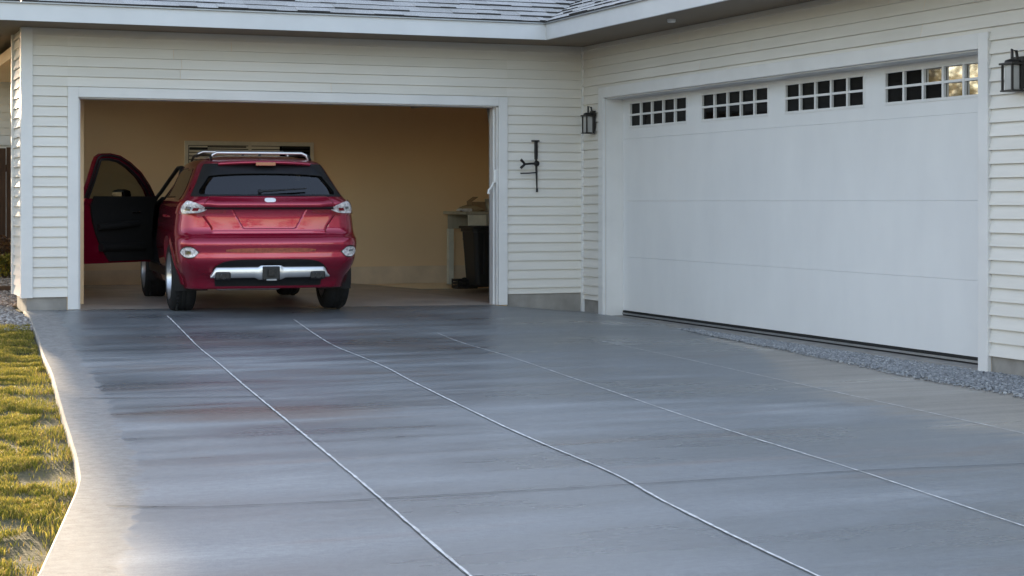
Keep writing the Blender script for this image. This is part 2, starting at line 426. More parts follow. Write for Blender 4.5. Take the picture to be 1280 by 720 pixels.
# ------------------------------------------------------------------ house
house = empty('house', (0, 0, 0))
tag(house, 'pale lap sided garage wing of a house with shingled roof and white trim', 'house')
SOF = 2.98; OV = .787; H1 = 2.30; H2 = 2.38
def siding_wall(b, frame, a0, a1, z0, z1, holes, anchor=.306):
    """frame(a, z, out) -> world point; holes = [(a0,a1,z0,z1)]"""
    E = .1; z = anchor+math.floor((z0-anchor)/E+1e-6)*E
    rowi = 0
    while z < z1-1e-4:
        zt = min(z+E, z1)
        if zt-max(z, z0) < 1e-4: z = z+E; continue
        zl_ = max(z, z0); cuts = sorted({zl_, zt}|{h[i] for h in holes for i in (2, 3) if zl_ < h[i] < zt})
        for za, zb in zip(cuts, cuts[1:]):
            zm = (za+zb)/2
            iv = [(a0, a1)]
            for h in holes:
                if h[2] < zm < h[3]:
                    nv = []
                    for (p, q) in iv:
                        if h[1] <= p or h[0] >= q: nv.append((p, q)); continue
                        if p < h[0]: nv.append((p, h[0]))
                        if h[1] < q: nv.append((h[1], q))
                    iv = nv
            oa = .026-.023*(za-z)/E; ob = .026-.023*(zb-z)/E
            for (p, q) in iv:
                # butt joints between boards
                cutsx = [p]
                x = p+random.uniform(.6, 3.6)
                while x < q-.4: cutsx.append(x); x += 3.66
                cutsx.append(q)
                for c0, c1 in zip(cutsx, cutsx[1:]):
                    c0_ = c0+(.0012 if c0 != p else 0); c1_ = c1-(.0012 if c1 != q else 0)
                    n = max(2, int((c1_-c0_)/.5)+1); top = []; bot = []; lip = []
                    for k in range(n):
                        a = c0_+(c1_-c0_)*k/(n-1); w = .0008*math.sin(a*2.1+rowi*1.7)
                        bot.append(frame(a, za, oa+w)); top.append(frame(a, zb, ob+w)); lip.append(frame(a, za, 0.002))
                    b.grid([lip, bot, top] if za == zl_ else [bot, top], M['siding'], False)
        z = z+E; rowi += 1
def front(a, z, o): return (a, -o, z)                 # wall on Y=0 facing -Y
def right(a, z, o): return (-o, -a, z)                # wall on X=0 facing -X, a = distance from corner
def leftw(a, z, o): return (-6.05-o, a, z)            # side wall facing -X
XO0, XO1 = -5.53, -1.03                               # open door
A0, A1 = .594, 7.20                                   # closed door

# front wall core + siding
b = MB()
T = .21
b.box(-6.028, XO0, .003, T, .17, SOF, M['drywall'])
b.box(XO1, 1.2, .003, T, .02, SOF, M['drywall'])
b.box(XO0, XO1, .003, T, H1, SOF, M['drywall'])
siding_wall(b, front, -6.05+.075, XO0-.105, .306, SOF, [])
siding_wall(b, front, XO0-.105, XO1+.105, H1+.10, SOF, [])
siding_wall(b, front, XO1+.105, -.018, .241, SOF, [])
b.build('wall', house)
# right wall
b = MB()
WL = 11.0
b.box(.003, .2, -A0, -.003, .05, SOF, M['drywall'])
b.box(.003, .2, -WL, -A1, .0, SOF, M['drywall'])
b.box(.003, .2, -A1, -A0, H2, SOF, M['drywall'])
siding_wall(b, right, .018, A0-.115, .17, SOF, [], .13)
siding_wall(b, right, A0-.115, A1+.115, H2+.115, SOF, [], .13)
siding_wall(b, right, A1+.115, WL, .13, SOF, [], .13)
b.build('wall', house)
# side wall with sunlit siding, recess and rear walls
b = MB()
siding_wall(b, leftw, 0.075, .82, .306, SOF, [])
b.box(-6.028, -5.55, .213, .88, .17, SOF, M['drywall'])
FILL_WIN = (1.1, 5.05, .55, 2.6)                             # unseen side window, added to light the garage interior
for (y0, y1, z0, z1) in ((.883, FILL_WIN[0], .1, SOF), (FILL_WIN[1], 5.5, .1, SOF), (FILL_WIN[0], FILL_WIN[1], .1, FILL_WIN[2]), (FILL_WIN[0], FILL_WIN[1], FILL_WIN[3], SOF)):
    b.box(-5.55, -5.453, y0, y1, z0, z1, M['siding']); b.box(-5.45, -5.35, y0, min(y1, 5.3), z0, z1, M['drywall'])
siding_wall(b, lambda a, z, o: (-5.55-o, a, z), .9, 5.48, .36, SOF, [FILL_WIN])
b.box(-6.2, -5.3, 5.503, 5.7, .1, SOF, M['siding'])
siding_wall(b, lambda a, z, o: (a, 5.5-o, z), -6.2, -5.58, .36, SOF-.2, [])
b.build('wall', house)
b = MB()
b.box(-5.35, 1.4, 5.3, 5.5, .0, SOF, M['drywall']); b.box(1.2, 1.4, .213, 5.3, .0, SOF, M['drywall'])
b.box(-6.04, 1.4, .213, 5.3, 2.78, 2.9, M['drywall'])
b.box(-5.34, 1.2, 5.27, 5.298, .12, .36, M['stem'])
b.build('interior_wall', house)
b = MB()   # outer walls of the rest of the house
b.box(5.8, 6, -WL, 5.8, .0, SOF, M['siding']); b.box(1.4, 5.8, 5.6, 5.8, .0, SOF, M['siding']); b.box(.2, 5.8, -WL, -WL+.2, .0, SOF, M['siding'])
b.build('rear_wall', house)
# foundation
for bx in ((-6.03, XO0-.11, .0, .2, -.05, .304), (XO1+.11, -.02, .0, .2, -.05, .239), (.0, .19, -A0+.116, -.012, -.05, .168), (.0, .19, -WL, -A1-.116, -.05, .128), (-6.03, -5.8, .203, .87, -.05, .304)):
    b = MB(); b.box(*bx, M['conc']); b.build('foundation', house)
# corner boards
b = MB()
b.box(-6.088, -5.975, -.038, -.002, .30, SOF-.002, M['trim'], .003); b.box(-6.088, -6.053, -.0015, .075, .30, SOF-.002, M['trim'], .003)
b.build('corner_board', house)
b = MB(); b.box(-6.088, -6.04, .82, .9, .30, SOF-.002, M['trim'], .003); b.build('corner_board', house)
b = MB(); b.box(-.034, .0, -.034, .0, -.02, SOF-.002, M['trim'], .002); b.build('corner_board', house)
b = MB(); b.box(-6.2, -5.58, 5.455, 5.499, SOF-.2, SOF-.002, M['trim'], .003); b.build('frieze_board', house)
b = MB(); b.box(-6.2, -5.58, 5.45, 5.499, 1.98, 2.10, M['trim'], .003); b.build('band_board', house)
# open doorway frame
b = MB()
e = .038
b.box(XO0-.105, XO0, -e, -.001, .178, H1+.10, M['trim'], .004); b.box(XO1, XO1+.105, -e, -.001, .125, H1+.10, M['trim'], .004)
b.box(XO0, XO1, -e, -.001, H1, H1+.10, M['trim'], .004)
b.box(XO0-.001, XO0+.012, .0, T, .178, H1, M['trim']); b.box(XO1-.012, XO1+.001, .0, T, .125, H1, M['trim'])
b.box(XO0, XO1, .0, T, H1-.012, H1+.001, M['trim'])
b.box(XO1-.03, XO1-.013, .06, .10, .125, H1-.013, M['trim']); b.box(XO0+.013, XO0+.03, .06, .10, .178, H1-.013, M['trim'])
b.build('door_frame', house)
# raised sectional door parked under the ceiling, with its tracks
rd = MB()
for k in range(4): rd.box(XO0+.1, XO1-.1, .55+k*.56, 1.09+k*.56, 2.46, 2.50, M['door'], .005)
rdo = rd.build('raised_door', house)
for x in (XO0-.02, XO1+.02):
    tr = MB(); tr.tube([(x, .26, .2), (x, .26, 2.1), (x, .33, 2.3), (x, .5, 2.42), (x, 3.0, 2.44)], .02, M['grey'], 6); tr.build('track', rdo)
# closed doorway frame
b = MB()
b.box(-e, -.001, -A0, -A0+.115, .0, H2+.115, M['trim'], .004); b.box(-e, -.001, -A1-.115, -A1, .0, H2+.115, M['trim'], .004)
b.box(-e, -.001, -A1, -A0, H2, H2+.115, M['trim'], .004)
b.box(.0, .26, -A0-.012, -A0+.001, .0, H2, M['trim']); b.box(.0, .26, -A1-.001, -A1+.012, .0, H2, M['trim']); b.box(.0, .26, -A1, -A0, H2-.012, H2+.001, M['trim'])
b.build('door_frame', house)
b = MB(); b.box(.0, .3, -A1+.013, -A0-.013, -.05, .018, M['conc'], .004); b.box(-.07, -.002, -A1-.1, -A0+.1, -.05, .012, M['conc'], .004)
b.build('door_sill', house)
# right sectional door
XD = .20
b = MB()
SEC = [.075, .655, 1.262, 1.932, 2.368]
WG = [(.78, 2.11), (2.43, 3.74), (4.04, 5.33), (5.64, 6.97)]
WZ0, WZ1 = 2.057, 2.32; SKEW = -1.
for k in range(3):
    b.box(XD, XD+.045, -A1+.014, -A0-.014, SEC[k]+.0005, SEC[k+1]-.0005, M['door'], .0018)
ya = [A0+.014]+[q for w in WG for q in w]+[A1-.014]
for i in range(0, len(ya), 2): b.box(XD, XD+.045, -ya[i+1], -ya[i], WZ0, WZ1, M['door'])
b.box(XD, XD+.045, -A1+.014, -A0-.014, SEC[3]+.0005, WZ0, M['door']); b.box(XD, XD+.045, -A1+.014, -A0-.014, WZ1, SEC[4], M['door'])
gd = b.build('garage_door', house)
for (p, q) in WG:
    w = MB()
    if p < 5: w.box(XD+.02, XD+.03, -q, -p, WZ0, WZ1, M['dglass'])
    else:
        # single panes: last columns tilted and mirrored to build in the bright reflection
        for k in range(5):
            y0 = -p-(q-p)*k/5; y1 = -p-(q-p)*(k+1)/5
            for r_ in range(2):
                za, zb_ = (WZ0, (WZ0+WZ1)/2) if r_ == 0 else ((WZ0+WZ1)/2, WZ1)
                sk_ = k > 2-r_
                d0, d1 = (0.0, -.036) if sk_ else (0, 0)
                mt_ = M['mglass'] if sk_ else M['dglass']
                A_ = [(XD+.022+d0*SKEW, y0), (XD+.022+d1*SKEW, y1)]
                w.poly([(A_[0][0], A_[0][1], za), (A_[1][0], A_[1][1], za), (A_[1][0], A_[1][1], zb_), (A_[0][0], A_[0][1], zb_)], mt_)
        w.box(XD+.06, XD+.066, -q, -p, WZ0, WZ1, M['dglass'])
    fr = .018
    w.box(XD-.006, XD+.019, -q, -p, WZ1-.012, WZ1+.012, M['trim']); w.box(XD-.006, XD+.019, -q, -p, WZ0-.012, WZ0+.012, M['trim'])
    for k in range(6):
        yc = p+(q-p)*k/5; w.box(XD-.004, XD+.019, -yc-.013, -yc+.013, WZ0+.0125, WZ1-.0125, M['trim'])
    for k in range(5):
        y0 = p+(q-p)*k/5+.0135; y1 = p+(q-p)*(k+1)/5-.0135; zc = (WZ0+WZ1)/2
        w.box(XD-.003, XD+.019, -y1, -y0, zc-.010, zc+.010, M['trim'])
    w.build('window', gd)
b = MB(); b.box(XD-.004, XD+.04, -A1+.015, -A0-.015, .050, .072, M['blackrub'], .004)
b.box(XD-.01, XD+.03, -A1+.015, -A0-.015, .032, .0495, M['grey']); b.box(XD-.002, XD+.04, -A1+.015, -A0-.015, .0185, .033, M['blackrub'])
b.build('bottom_seal', gd)
# window on the garage back wall
b = MB()
wx0, wx1, wz0, wz1 = -3.42, -1.66, 1.15, 2.06; yb = 5.3
for (x0, x1, z0, z1) in ((wx0, wx1, wz1-.055, wz1), (wx0, wx1, wz0, wz0+.07), (wx0, wx0+.05, wz0+.07, wz1-.055), (wx1-.05, wx1, wz0+.07, wz1-.055)):
    b.box(x0, x1, yb-.03, yb-.002, z0, z1, M['cream'], .004)
b.box(-2.56, -2.52, yb-.026, yb-.003, wz0+.07, wz1-.055, M['cream'])
bw = b.build('window', house)
p = MB(); p.box(wx0+.05, wx1-.05, yb-.012, yb-.004, wz0+.07, wz1-.055, M['dglass']); p.build('pane', bw)
p = MB()
for k in range(16): p.box(wx0+.06, -2.14, yb-.045, yb-.013, wz1-.10-k*.047, wz1-.064-k*.047, M['cream'])
p.box(wx0+.3, -2.6, yb-.06, yb-.046, wz1-.085, wz1-.068, M['trimblack']); p.box(wx0+.06, wx0+.3, yb-.06, yb-.046, wz1-.12, wz1-.085, M['trimblack'])
for k in range(3): p.box(-2.1, wx1-.06, yb-.05, yb-.014, wz1-.085-k*.045, wz1-.06-k*.045, M['trimblack'])
p.build('blind', bw)

b = MB()  # frame and panes for the added fill-light opening
for (y0, y1, z0, z1) in ((FILL_WIN[0], FILL_WIN[1], FILL_WIN[2], FILL_WIN[2]+.06), (FILL_WIN[0], FILL_WIN[1], FILL_WIN[3]-.06, FILL_WIN[3]), (FILL_WIN[0], FILL_WIN[0]+.06, FILL_WIN[2]+.06, FILL_WIN[3]-.06), (FILL_WIN[1]-.06, FILL_WIN[1], FILL_WIN[2]+.06, FILL_WIN[3]-.06), (3.07, 3.13, FILL_WIN[2]+.06, FILL_WIN[3]-.06)):
    b.box(-5.58, -5.34, y0, y1, z0, z1, M['trim'], .004)
fill_win = b.build('window', house)
b = MB(); b.box(-5.47, -5.464, FILL_WIN[0]+.06, 3.07, FILL_WIN[2]+.06, FILL_WIN[3]-.06, M['clear']); b.box(-5.47, -5.464, 3.13, FILL_WIN[1]-.06, FILL_WIN[2]+.06, FILL_WIN[3]-.06, M['clear']); b.build('pane', fill_win)
# ---- roof
ZE = SOF+.17+.012; PITCH = .5; HR = 3.7
X0, X1, Y0, Y1 = -6.05-OV, 6.0+OV, -WL-OV, 5.8+OV
b = MB()
def course_plane(pt, lo, hi, detail=True):
    """pt(s,h,up)->world; lo(h),hi(h) bounds along eave"""
    E = .142; h = -.02; i = 0
    b.poly([pt(lo(0), -.01, .0), pt(hi(0), -.01, .0), pt(hi(HR), HR, .0), pt(lo(HR), HR, .0)], M['shingle'])
    if not detail: return
    cs = 1/math.sqrt(1+PITCH**2)
    while h < HR:
        h1 = min(HR, h+E*cs+.01)
        s = lo(max(h, 0)); e_ = hi(max(h, 0)); s -= random.uniform(0, .3)
        while s < e_:
            w = random.uniform(.12, .34); a0 = max(s, lo(max(0, h))); a1 = min(s+w, e_); s += w
            if a1-a0 < .01: continue
            t = random.choice([.010, .013, .018, .023]); j = random.uniform(-.012, .004)*(1 if h > 0 else .3)
            p0, p1, p2, p3 = pt(a0, h+j, t), pt(a1, h+j, t), pt(a1, h1, .004), pt(a0, h1, .004)
            q0, q1 = pt(a0, h+j, .0005), pt(a1, h+j, .0005)
            i0 = len(b.v)
            b.mesh([p0, p1, p2, p3, q0, q1], [(0, 1, 2, 3), (4, 0, 3), (5, 2, 1)], M['shingle'])
            b.mesh([q0, q1, p1, p0], [(0, 1, 2, 3)], M['shedge'])  # dark asphalt edge; its black also paints the shadow under each course
        h += E*cs; i += 1
xv, yv = -OV, -OV
course_plane(lambda s, h, u: (s, yv+h-u*.4, ZE+h*PITCH+u*.9), lambda h: X0+h, lambda h: xv+h)
course_plane(lambda s, h, u: (xv+h-u*.4, -s, ZE+h*PITCH+u*.9), lambda h: -(yv+h), lambda h: -(Y0+h))
course_plane(lambda s, h, u: (X0+h, s, ZE+h*PITCH+u*.9), lambda h: yv+h, lambda h: Y1-h, False)
course_plane(lambda s, h, u: (s, Y1-h, ZE+h*PITCH+u*.9), lambda h: X0+h, lambda h: X1-h, False)
course_plane(lambda s, h, u: (X1-h, s, ZE+h*PITCH+u*.9), lambda h: Y0+h, lambda h: Y1-h, False)
course_plane(lambda s, h, u: (s, Y0+h, ZE+h*PITCH+u*.9), lambda h: xv+h, lambda h: X1-h, False)
zt = ZE+HR*PITCH
b.box(X0+HR-.1, xv+HR+.2, 2.80, 3.0, zt-.03, zt+.025, M['shingle']); b.box(xv+HR-.06, X1-HR+.06, Y0+HR-.1, 2.79, zt-.03, zt+.026, M['shingle'])
b.build('roof', house)
# fascia: mitred boards following the L shaped eave, with a drip edge
b = MB()
loop = [(X0, yv), (xv, yv), (xv, Y0), (X1, Y0), (X1, Y1), (X0, Y1)]
def off(loop, d):
    n = len(loop); out = []
    for i in range(n):
        p, c, q = Vector(loop[i-1]), Vector(loop[i]), Vector(loop[(i+1) % n])
        d0 = (c-p).normalized(); d1 = (q-c).normalized()
        n0 = Vector((d0.y, -d0.x)); n1 = Vector((d1.y, -d1.x)); out.append(tuple(c+(n0+n1)*d))
    return out
lo_, li_ = off(loop, 0), off(loop, -.03); ld = off(loop, .022)
def band(A, B, z0, z1, mat):
    n = len(A)
    for i in range(n):
        j = (i+1) % n
        a, c, e_, f_ = A[i], A[j], B[i], B[j]
        b.poly([(*a, z0), (*c, z0), (*c, z1), (*a, z1)], mat); b.poly([(*f_, z0), (*e_, z0), (*e_, z1), (*f_, z1)], mat)
        b.poly([(*e_, z0), (*f_, z0), (*c, z0), (*a, z0)], mat); b.poly([(*a, z1), (*c, z1), (*f_, z1), (*e_, z1)], mat)
band(lo_, li_, SOF-.012, SOF+.152, M['fascia'])
band(ld, li_, SOF+.1525, SOF+.166, M['grey'])
b.build('fascia', house)
b = MB()
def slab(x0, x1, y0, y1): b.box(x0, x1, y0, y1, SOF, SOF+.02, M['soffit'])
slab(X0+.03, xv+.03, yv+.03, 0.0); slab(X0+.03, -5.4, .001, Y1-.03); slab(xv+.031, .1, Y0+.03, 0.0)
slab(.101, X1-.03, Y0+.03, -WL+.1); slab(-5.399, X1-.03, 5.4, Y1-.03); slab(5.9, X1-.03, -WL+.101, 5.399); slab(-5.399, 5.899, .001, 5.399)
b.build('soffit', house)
b = MB()   # small eave light disc near the corner of the right eave
b.lathe([(.0, .0), (.035, .0), (.04, .008), (.04, .03)], M['trim'], Matrix.Translation((-.45, -3.05, SOF-.03)), 20)
b.build('eave_vent', house)

# ------------------------------------------------------------------ lanterns, bracket, latch
def lantern(a, z, label):
    t = empty('wall_lantern', (-.027, -a, z)); tag(t, label, 'wall lantern', 'black lanterns beside the closed garage door')
    w = .055
    m = MB(); m.box(-.022, 0, -.055, .055, .02, .25, M['bronze'], .004); m.build('back_plate', t)
    m = MB()
    c = -.066
    for sx in (-1, 1):
        for sy in (-1, 1):
            m.box(c+sx*w*.75-.007, c+sx*w*.75+.007, sy*w-.007, sy*w+.007, .012, .19, M['bronze'])
    m.box(c-.055, c+.055, -w-.012, w+.012, .0, .0115, M['bronze'], .003); m.box(c-.06, c+.06, -w-.02, w+.02, .1905, .205, M['bronze'], .003)
    m.lathe([(.055, .2055), (.05, .222), (.02, .232), (.0, .234)], M['bronze'], Matrix.Translation((c, 0, 0)), 16)
    m.build('cage', t)
    m = MB(); m.box(c-.036, c+.036, -.036, .036, .014, .188, M['lampglass'], .003); m.build('glass', t)
    m = MB(); m.tube([(-.02, 0, .235), (-.03, 0, .29), (c, 0, .30), (c, 0, .234)], .011, M['bronze'], 8); m.build('arm', t)
    return t
lantern(.335, 2.0, 'small black wall lantern on the narrow siding strip by the inside corner')
lantern(7.67, 2.035, 'black wall lantern on the siding at the near end of the closed door')
t = empty('wall_bracket', (-.59, -.026, 1.36)); tag(t, 'black metal wall bracket with a forked side arm on the siding between the doors', 'wall bracket')
m = MB(); m.box(-.016, .016, -.03, .0, .36, .57, M['black'], .004); m.box(-.05, .035, -.035, .0, .555, .572, M['black'], .003); m.build('upper_bar', t)
m = MB(); m.tube([(0.0, -.02, .37), (.004, -.02, .2), (.01, -.018, .02)], [.014, .012, .008], M['black'], 8); m.tube([(.01, -.018, .04), (.01, -.018, 0)], .013, M['black'], 8); m.build('lower_rod', t)
m = MB(); m.tube([(0, -.03, .315), (-.09, -.09, .312), (-.17, -.10, .305)], [.014, .012, .012], M['black'], 8)
m.tube([(-.165, -.1, .305), (-.215, -.1, .355)], [.013, .016], M['black'], 8); m.tube([(-.165, -.1, .305), (-.215, -.1, .262)], [.013, .016], M['black'], 8); m.build('forked_arm', t)
m = MB(); m.tube([(0, -.03, .215), (-.10, -.05, .208), (-.2, -.06, .205)], .007, M['black'], 8); m.lathe([(0, 0), (.03, .004), (.03, .03), (0, .034)], M['black'], Matrix.Translation((0, -.016, .315)) @ Matrix.Rotation(R(90), 4, 'X'), 14); m.build('thin_hook', t)
t = empty('latch_handle', (XO1-.013, .03, 1.36)); tag(t, 'white latch handle hanging on the right jamb of the open doorway', 'handle')
m = MB(); m.box(-.03, 0, -.028, .028, .10, .245, M['whitepl'], .008); m.build('latch_case', t)
m = MB(); m.tube([(-.02, 0, .11), (-.055, -.01, .05), (-.085, -.015, .02), (-.088, -.015, -.02)], [.012, .011, .01, .014], M['whitepl'], 10); m.build('lever', t)

# ------------------------------------------------------------------ garage clutter
t = empty('workbench', (.66, 4.55, .09)); tag(t, 'pale workbench with a drawer at the back right of the open garage', 'workbench')
m = MB(); m.box(-.5, .7, -.32, .6, .99, 1.03, M['bench'], .005); m.build('bench_top', t)
m = MB(); m.box(-.46, -.2, -.31, -.28, .77, .985, M['paleplastic'], .006); m.build('drawer', t)
m = MB(); m.box(-.19, .68, -.30, -.28, .79, .985, M['bench']); m.build('apron', t)
m = MB(); m.box(-.46, .68, .5, .52, .79, .985, M['bench']); m.build('apron', t)
for x, y in ((-.43, -.26), (.63, -.26), (-.43, .5), (.63, .5)):
    m = MB(); m.box(x-.04, x+.04, y-.035, y+.035, .02, .769 if y < 0 else .789, M['paleplastic'], .004); m.build('leg', t)
def loose(name, loc, label, cat, fn):
    o = empty(name, loc); tag(o, label, cat); fn(o); return o
ZB = .09+1.031
def can(o):
    m = MB(); m.lathe([(0, 0), (.075, 0), (.078, .005), (.075, .01), (.075, .16), (.08, .165), (.08, .172)], M['canlabel'], None, 20); m.build('can', o)
    m = MB(); m.lathe([(.079, .168), (.06, .17), (.055, .164), (0, .164)], M['grey'], None, 20); m.build('lid', o)
loose('paint_can', (.56, 4.36, ZB), 'dull tin paint can on the workbench top', 'can', can)
def carton(o):
    m = MB(); m.box(-.13, .13, -.1, .1, 0, .13, M['card'], .004); m.build('carton_body', o)
    m = MB(); m.box(-.132, -.02, -.1, .1, .131, .136, M['card'], T=Matrix.Translation((-.13, 0, .13)) @ Matrix.Rotation(R(-35), 4, 'Y') @ Matrix.Translation((.13, 0, -.13))); m.build('flap', o)
loose('cardboard_box', (.42, 4.45, ZB), 'small brown cardboard box with a raised flap on the workbench', 'box', carton)
def rag(bm_o):
    m = MB(); P = []
    for i in range(9):
        row = []
        for j in range(13):
            a = 2*math.pi*j/12; r = .02+.105*(1-(i/8)**2)**.5*(1+.25*math.sin(3*a+i)+.12*math.sin(5*a)); row.append((r*1.4*math.cos(a), r*math.sin(a), .085*i/8+.012*math.sin(4*a+i)*(i/8)))
        P.append(row)
    m.grid(P, M['cloth']); m.build('cloth_heap', bm_o)
loose('rag_heap', (.27, 4.36, ZB), 'crumpled tan rag heaped on the left of the workbench', 'rag', rag)
def glove(o):
    m = MB(); m.box(-.07, .05, -.05, .05, 0, .04, M['whitepl'], .015)
    for k in range(4): m.tube([(-.06, -.04+k*.027, .022), (-.11, -.045+k*.03, .03), (-.145, -.048+k*.031, .015)], [.013, .012, .009], M['whitepl'], 8)
    m.tube([(0, -.045, .022), (-.03, -.085, .02), (-.06, -.095, .018)], [.014, .012, .01], M['whitepl'], 8)
    m.build('glove_body', o)
loose('work_glove', (.2, 4.27, ZB), 'pale work glove over the front left edge of the workbench', 'glove', glove)
t = empty('wheeled_bin', (.34, 3.92, .093)); tag(t, 'black wheeled bin standing in front of the pale workbench', 'bin')
m = MB(); P = []
for z, s in ((.05, .8), (.08, .84), (.45, .92), (.76, 1.0), (.765, 1.06), (.80, 1.06)):
    hx, hy = .27*s, .25*s; r = .05; row = []
    for cx_, cy_, a0 in ((hx-r, hy-r, 0), (-hx+r, hy-r, 90), (-hx+r, -hy+r, 180), (hx-r, -hy+r, 270)):
        for k in range(4): a = R(a0+k*30); row.append((cx_+r*math.cos(a), cy_+r*math.sin(a), z))
    row.append(row[0]); P.append(row)
m.grid(P, M['bin'], False, flip=True); m.poly(P[0][:-1], M['bin'])
for k in (-.12, 0, .12): m.box(k-.015, k+.015, -.262, -.20, .2, .72, M['bin'], .004)
m.build('bin_body', t)
m = MB(); m.box(-.3, .3, -.29, .28, .801, .84, M['bin'], .015); m.box(-.2, .2, -.31, -.28, .81, .83, M['bin'], .006); m.build('lid', t)
for x in (-.2, .2):
    m = MB(); m.lathe([(0, -.025), (.07, -.025), (.075, -.01), (.075, .01), (.07, .025), (0, .025)], M['blackrub'], Matrix.Translation((x*1.2, .2, .075)) @ Matrix.Rotation(R(90), 4, 'Y'), 18); m.build('wheel', t)
def tote(o):
    m = MB(); P = []
    for z, k in ((0, .9), (.02, .93), (.6, 1.0), (.605, 1.04), (.63, 1.04)):
        P.append([(x*k, y*k, z) for x, y in ((-.26, -.2), (.26, -.2), (.26, .2), (-.26, .2), (-.26, -.2))])
    m.grid(P, M['bin'], False); m.poly(P[0][:-1][::-1], M['bin']); m.build('tote_body', o)
    m = MB(); m.box(-.285, .285, -.225, .225, .631, .66, M['bin'], .01); m.build('lid', o)
loose('storage_tote', (.62, 4.62, .093), 'dark lidded storage tote under the pale workbench', 'tote', tote)
def crate(o):
    m = MB(); m.box(-.14, .14, -.12, .12, 0, .012, M['trimblack'])
    for x0, x1, y0, y1 in ((-.14, .14, -.12, -.108), (-.14, .14, .108, .12), (-.14, -.128, -.107, .107), (.128, .14, -.107, .107)):
        for z in (.013, .055, .097): m.box(x0, x1, y0, y1, z, z+.03, M['trimblack'])
    for x in (-.134, .134):
        for y in (-.114, .114): m.box(x-.008, x+.008, y-.008, y+.008, .01, .13, M['trimblack'])
    m.build('crate_body', o)
loose('tool_crate', (.1, 4.12, .095), 'low black crate on the garage floor at the left foot of the workbench', 'crate', crate)

# ------------------------------------------------------------------ side yard: screen, post, shrubs, edging
t = empty('timber_screen', (-5.86, 4.95, .33)); tag(t, 'dark brown timber screen in the recess beside the house', 'fence')
m = MB()
for k in range(4): m.box(-.26+k*.13, -.26+k*.13+.122, -.012, .012, 0, 1.6+random.uniform(-.01, .01), M['timber'], .003)
m.box(-.26, .26, .013, .05, .25, .34, M['timber']); m.box(-.26, .26, .013, .05, 1.3, 1.39, M['timber']); m.build('board_panel', t)
m = MB(); m.box(.19, .26, -.055, -.014, -.05, 1.64, M['postwood'], .004); m.build('post', t)
def shrub(name, x, y, h, r, mat, label, n=260, grp=None):
    t = empty(name, (x, y, yard(x, y)-.02)); tag(t, label, 'shrub', grp)
    m = MB()
    for k in range(9):
        a = random.uniform(0, 6.28); rr = random.uniform(.3, .9)*r
        m.tube([(0, 0, 0), (rr*.5*math.cos(a), rr*.5*math.sin(a), h*.5), (rr*math.cos(a), rr*math.sin(a), h*random.uniform(.7, .95))], [.008, .006, .003], M['bark'], 5)
    m.build('stem', t)
    m = MB()
    for k in range(n):
        a = random.uniform(0, 6.28); z = random.uniform(.12, 1)**.8; rr = r*math.sqrt(random.random())*(1-.45*z)
        c = Vector((rr*math.cos(a), rr*math.sin(a), z*h)); d = Vector((random.gauss(0, 1), random.gauss(0, 1), random.gauss(.5, .7))).normalized()
        u = d.orthogonal().normalized(); L = random.uniform(.035, .08)
        m.poly([c, c+d*L*.5+u*L*.28, c+d*L, c+d*L*.5-u*L*.28], mat)
    m.build('foliage', t)
shrub('shrub', -5.85, 4.5, .5, .22, M['rust_leaf'], 'small rusty brown shrub against the dark timber screen', 420)
shrub('shrub', -5.85, 3.95, .3, .22, M['shrub'], 'low yellow green shrub in front of the brown one by the house', 480)
t = empty('offframe_tree', (-6.35, 2.55, yard(-6.35, 2.55)-.03)); tag(t, 'unseen vase shaped foliage added to shade the driveway edge', 'tree')  # out-of-view sun blocker, outline shaped to shade the driveway's left strip
zb_ = yard(-6.35, 2.55)-.03
m = MB()
for k in range(7):
    dx_ = -.75*k/6+.08; m.tube([(0, 0, 0), (dx_*.3, .02*k-.06, .45), (dx_*.7, .04*k-.1, .9), (dx_, .05*k-.12, 1.7+.2*math.sin(k))], [.022, .016, .011, .004], M['bark'], 7)
m.build('trunk', t)
m = MB()
for k in range(12000):
    z_ = random.uniform(.5, 2.3); xl_ = lerp_tab([(.5, -6.34), (.72, -6.68), (.97, -7.12), (1.2, -7.45), (1.5, -7.75), (2.0, -7.8), (2.3, -7.0)], z_)+random.gauss(0, .03)
    p_ = Vector((random.uniform(xl_, -6.185)+6.35, random.uniform(-.2, .24), z_-zb_)); d = Vector((random.gauss(0, 1), random.gauss(0, 1), random.gauss(0, 1))).normalized(); u = d.orthogonal().normalized(); L = random.uniform(.05, .1)
    m.poly([p_, p_+d*L*.5+u*L*.3, p_+d*L, p_+d*L*.5-u*L*.3], M['shrub'])
m.build('crown', t)
m = MB(); P = []
for k in range(12):
    x = -9+k*(3.1/11); z = yard(x, 2.5)-.05
    P.append([(x, 2.47, z), (x, 2.47, z+.11), (x, 2.53, z+.11), (x, 2.53, z)])
m.grid(P, M['timber'], False); m.poly(P[-1], M['timber'])
tag(m.build('garden_edging'), 'dark timber edging board across the gravel beside the house', 'edging')

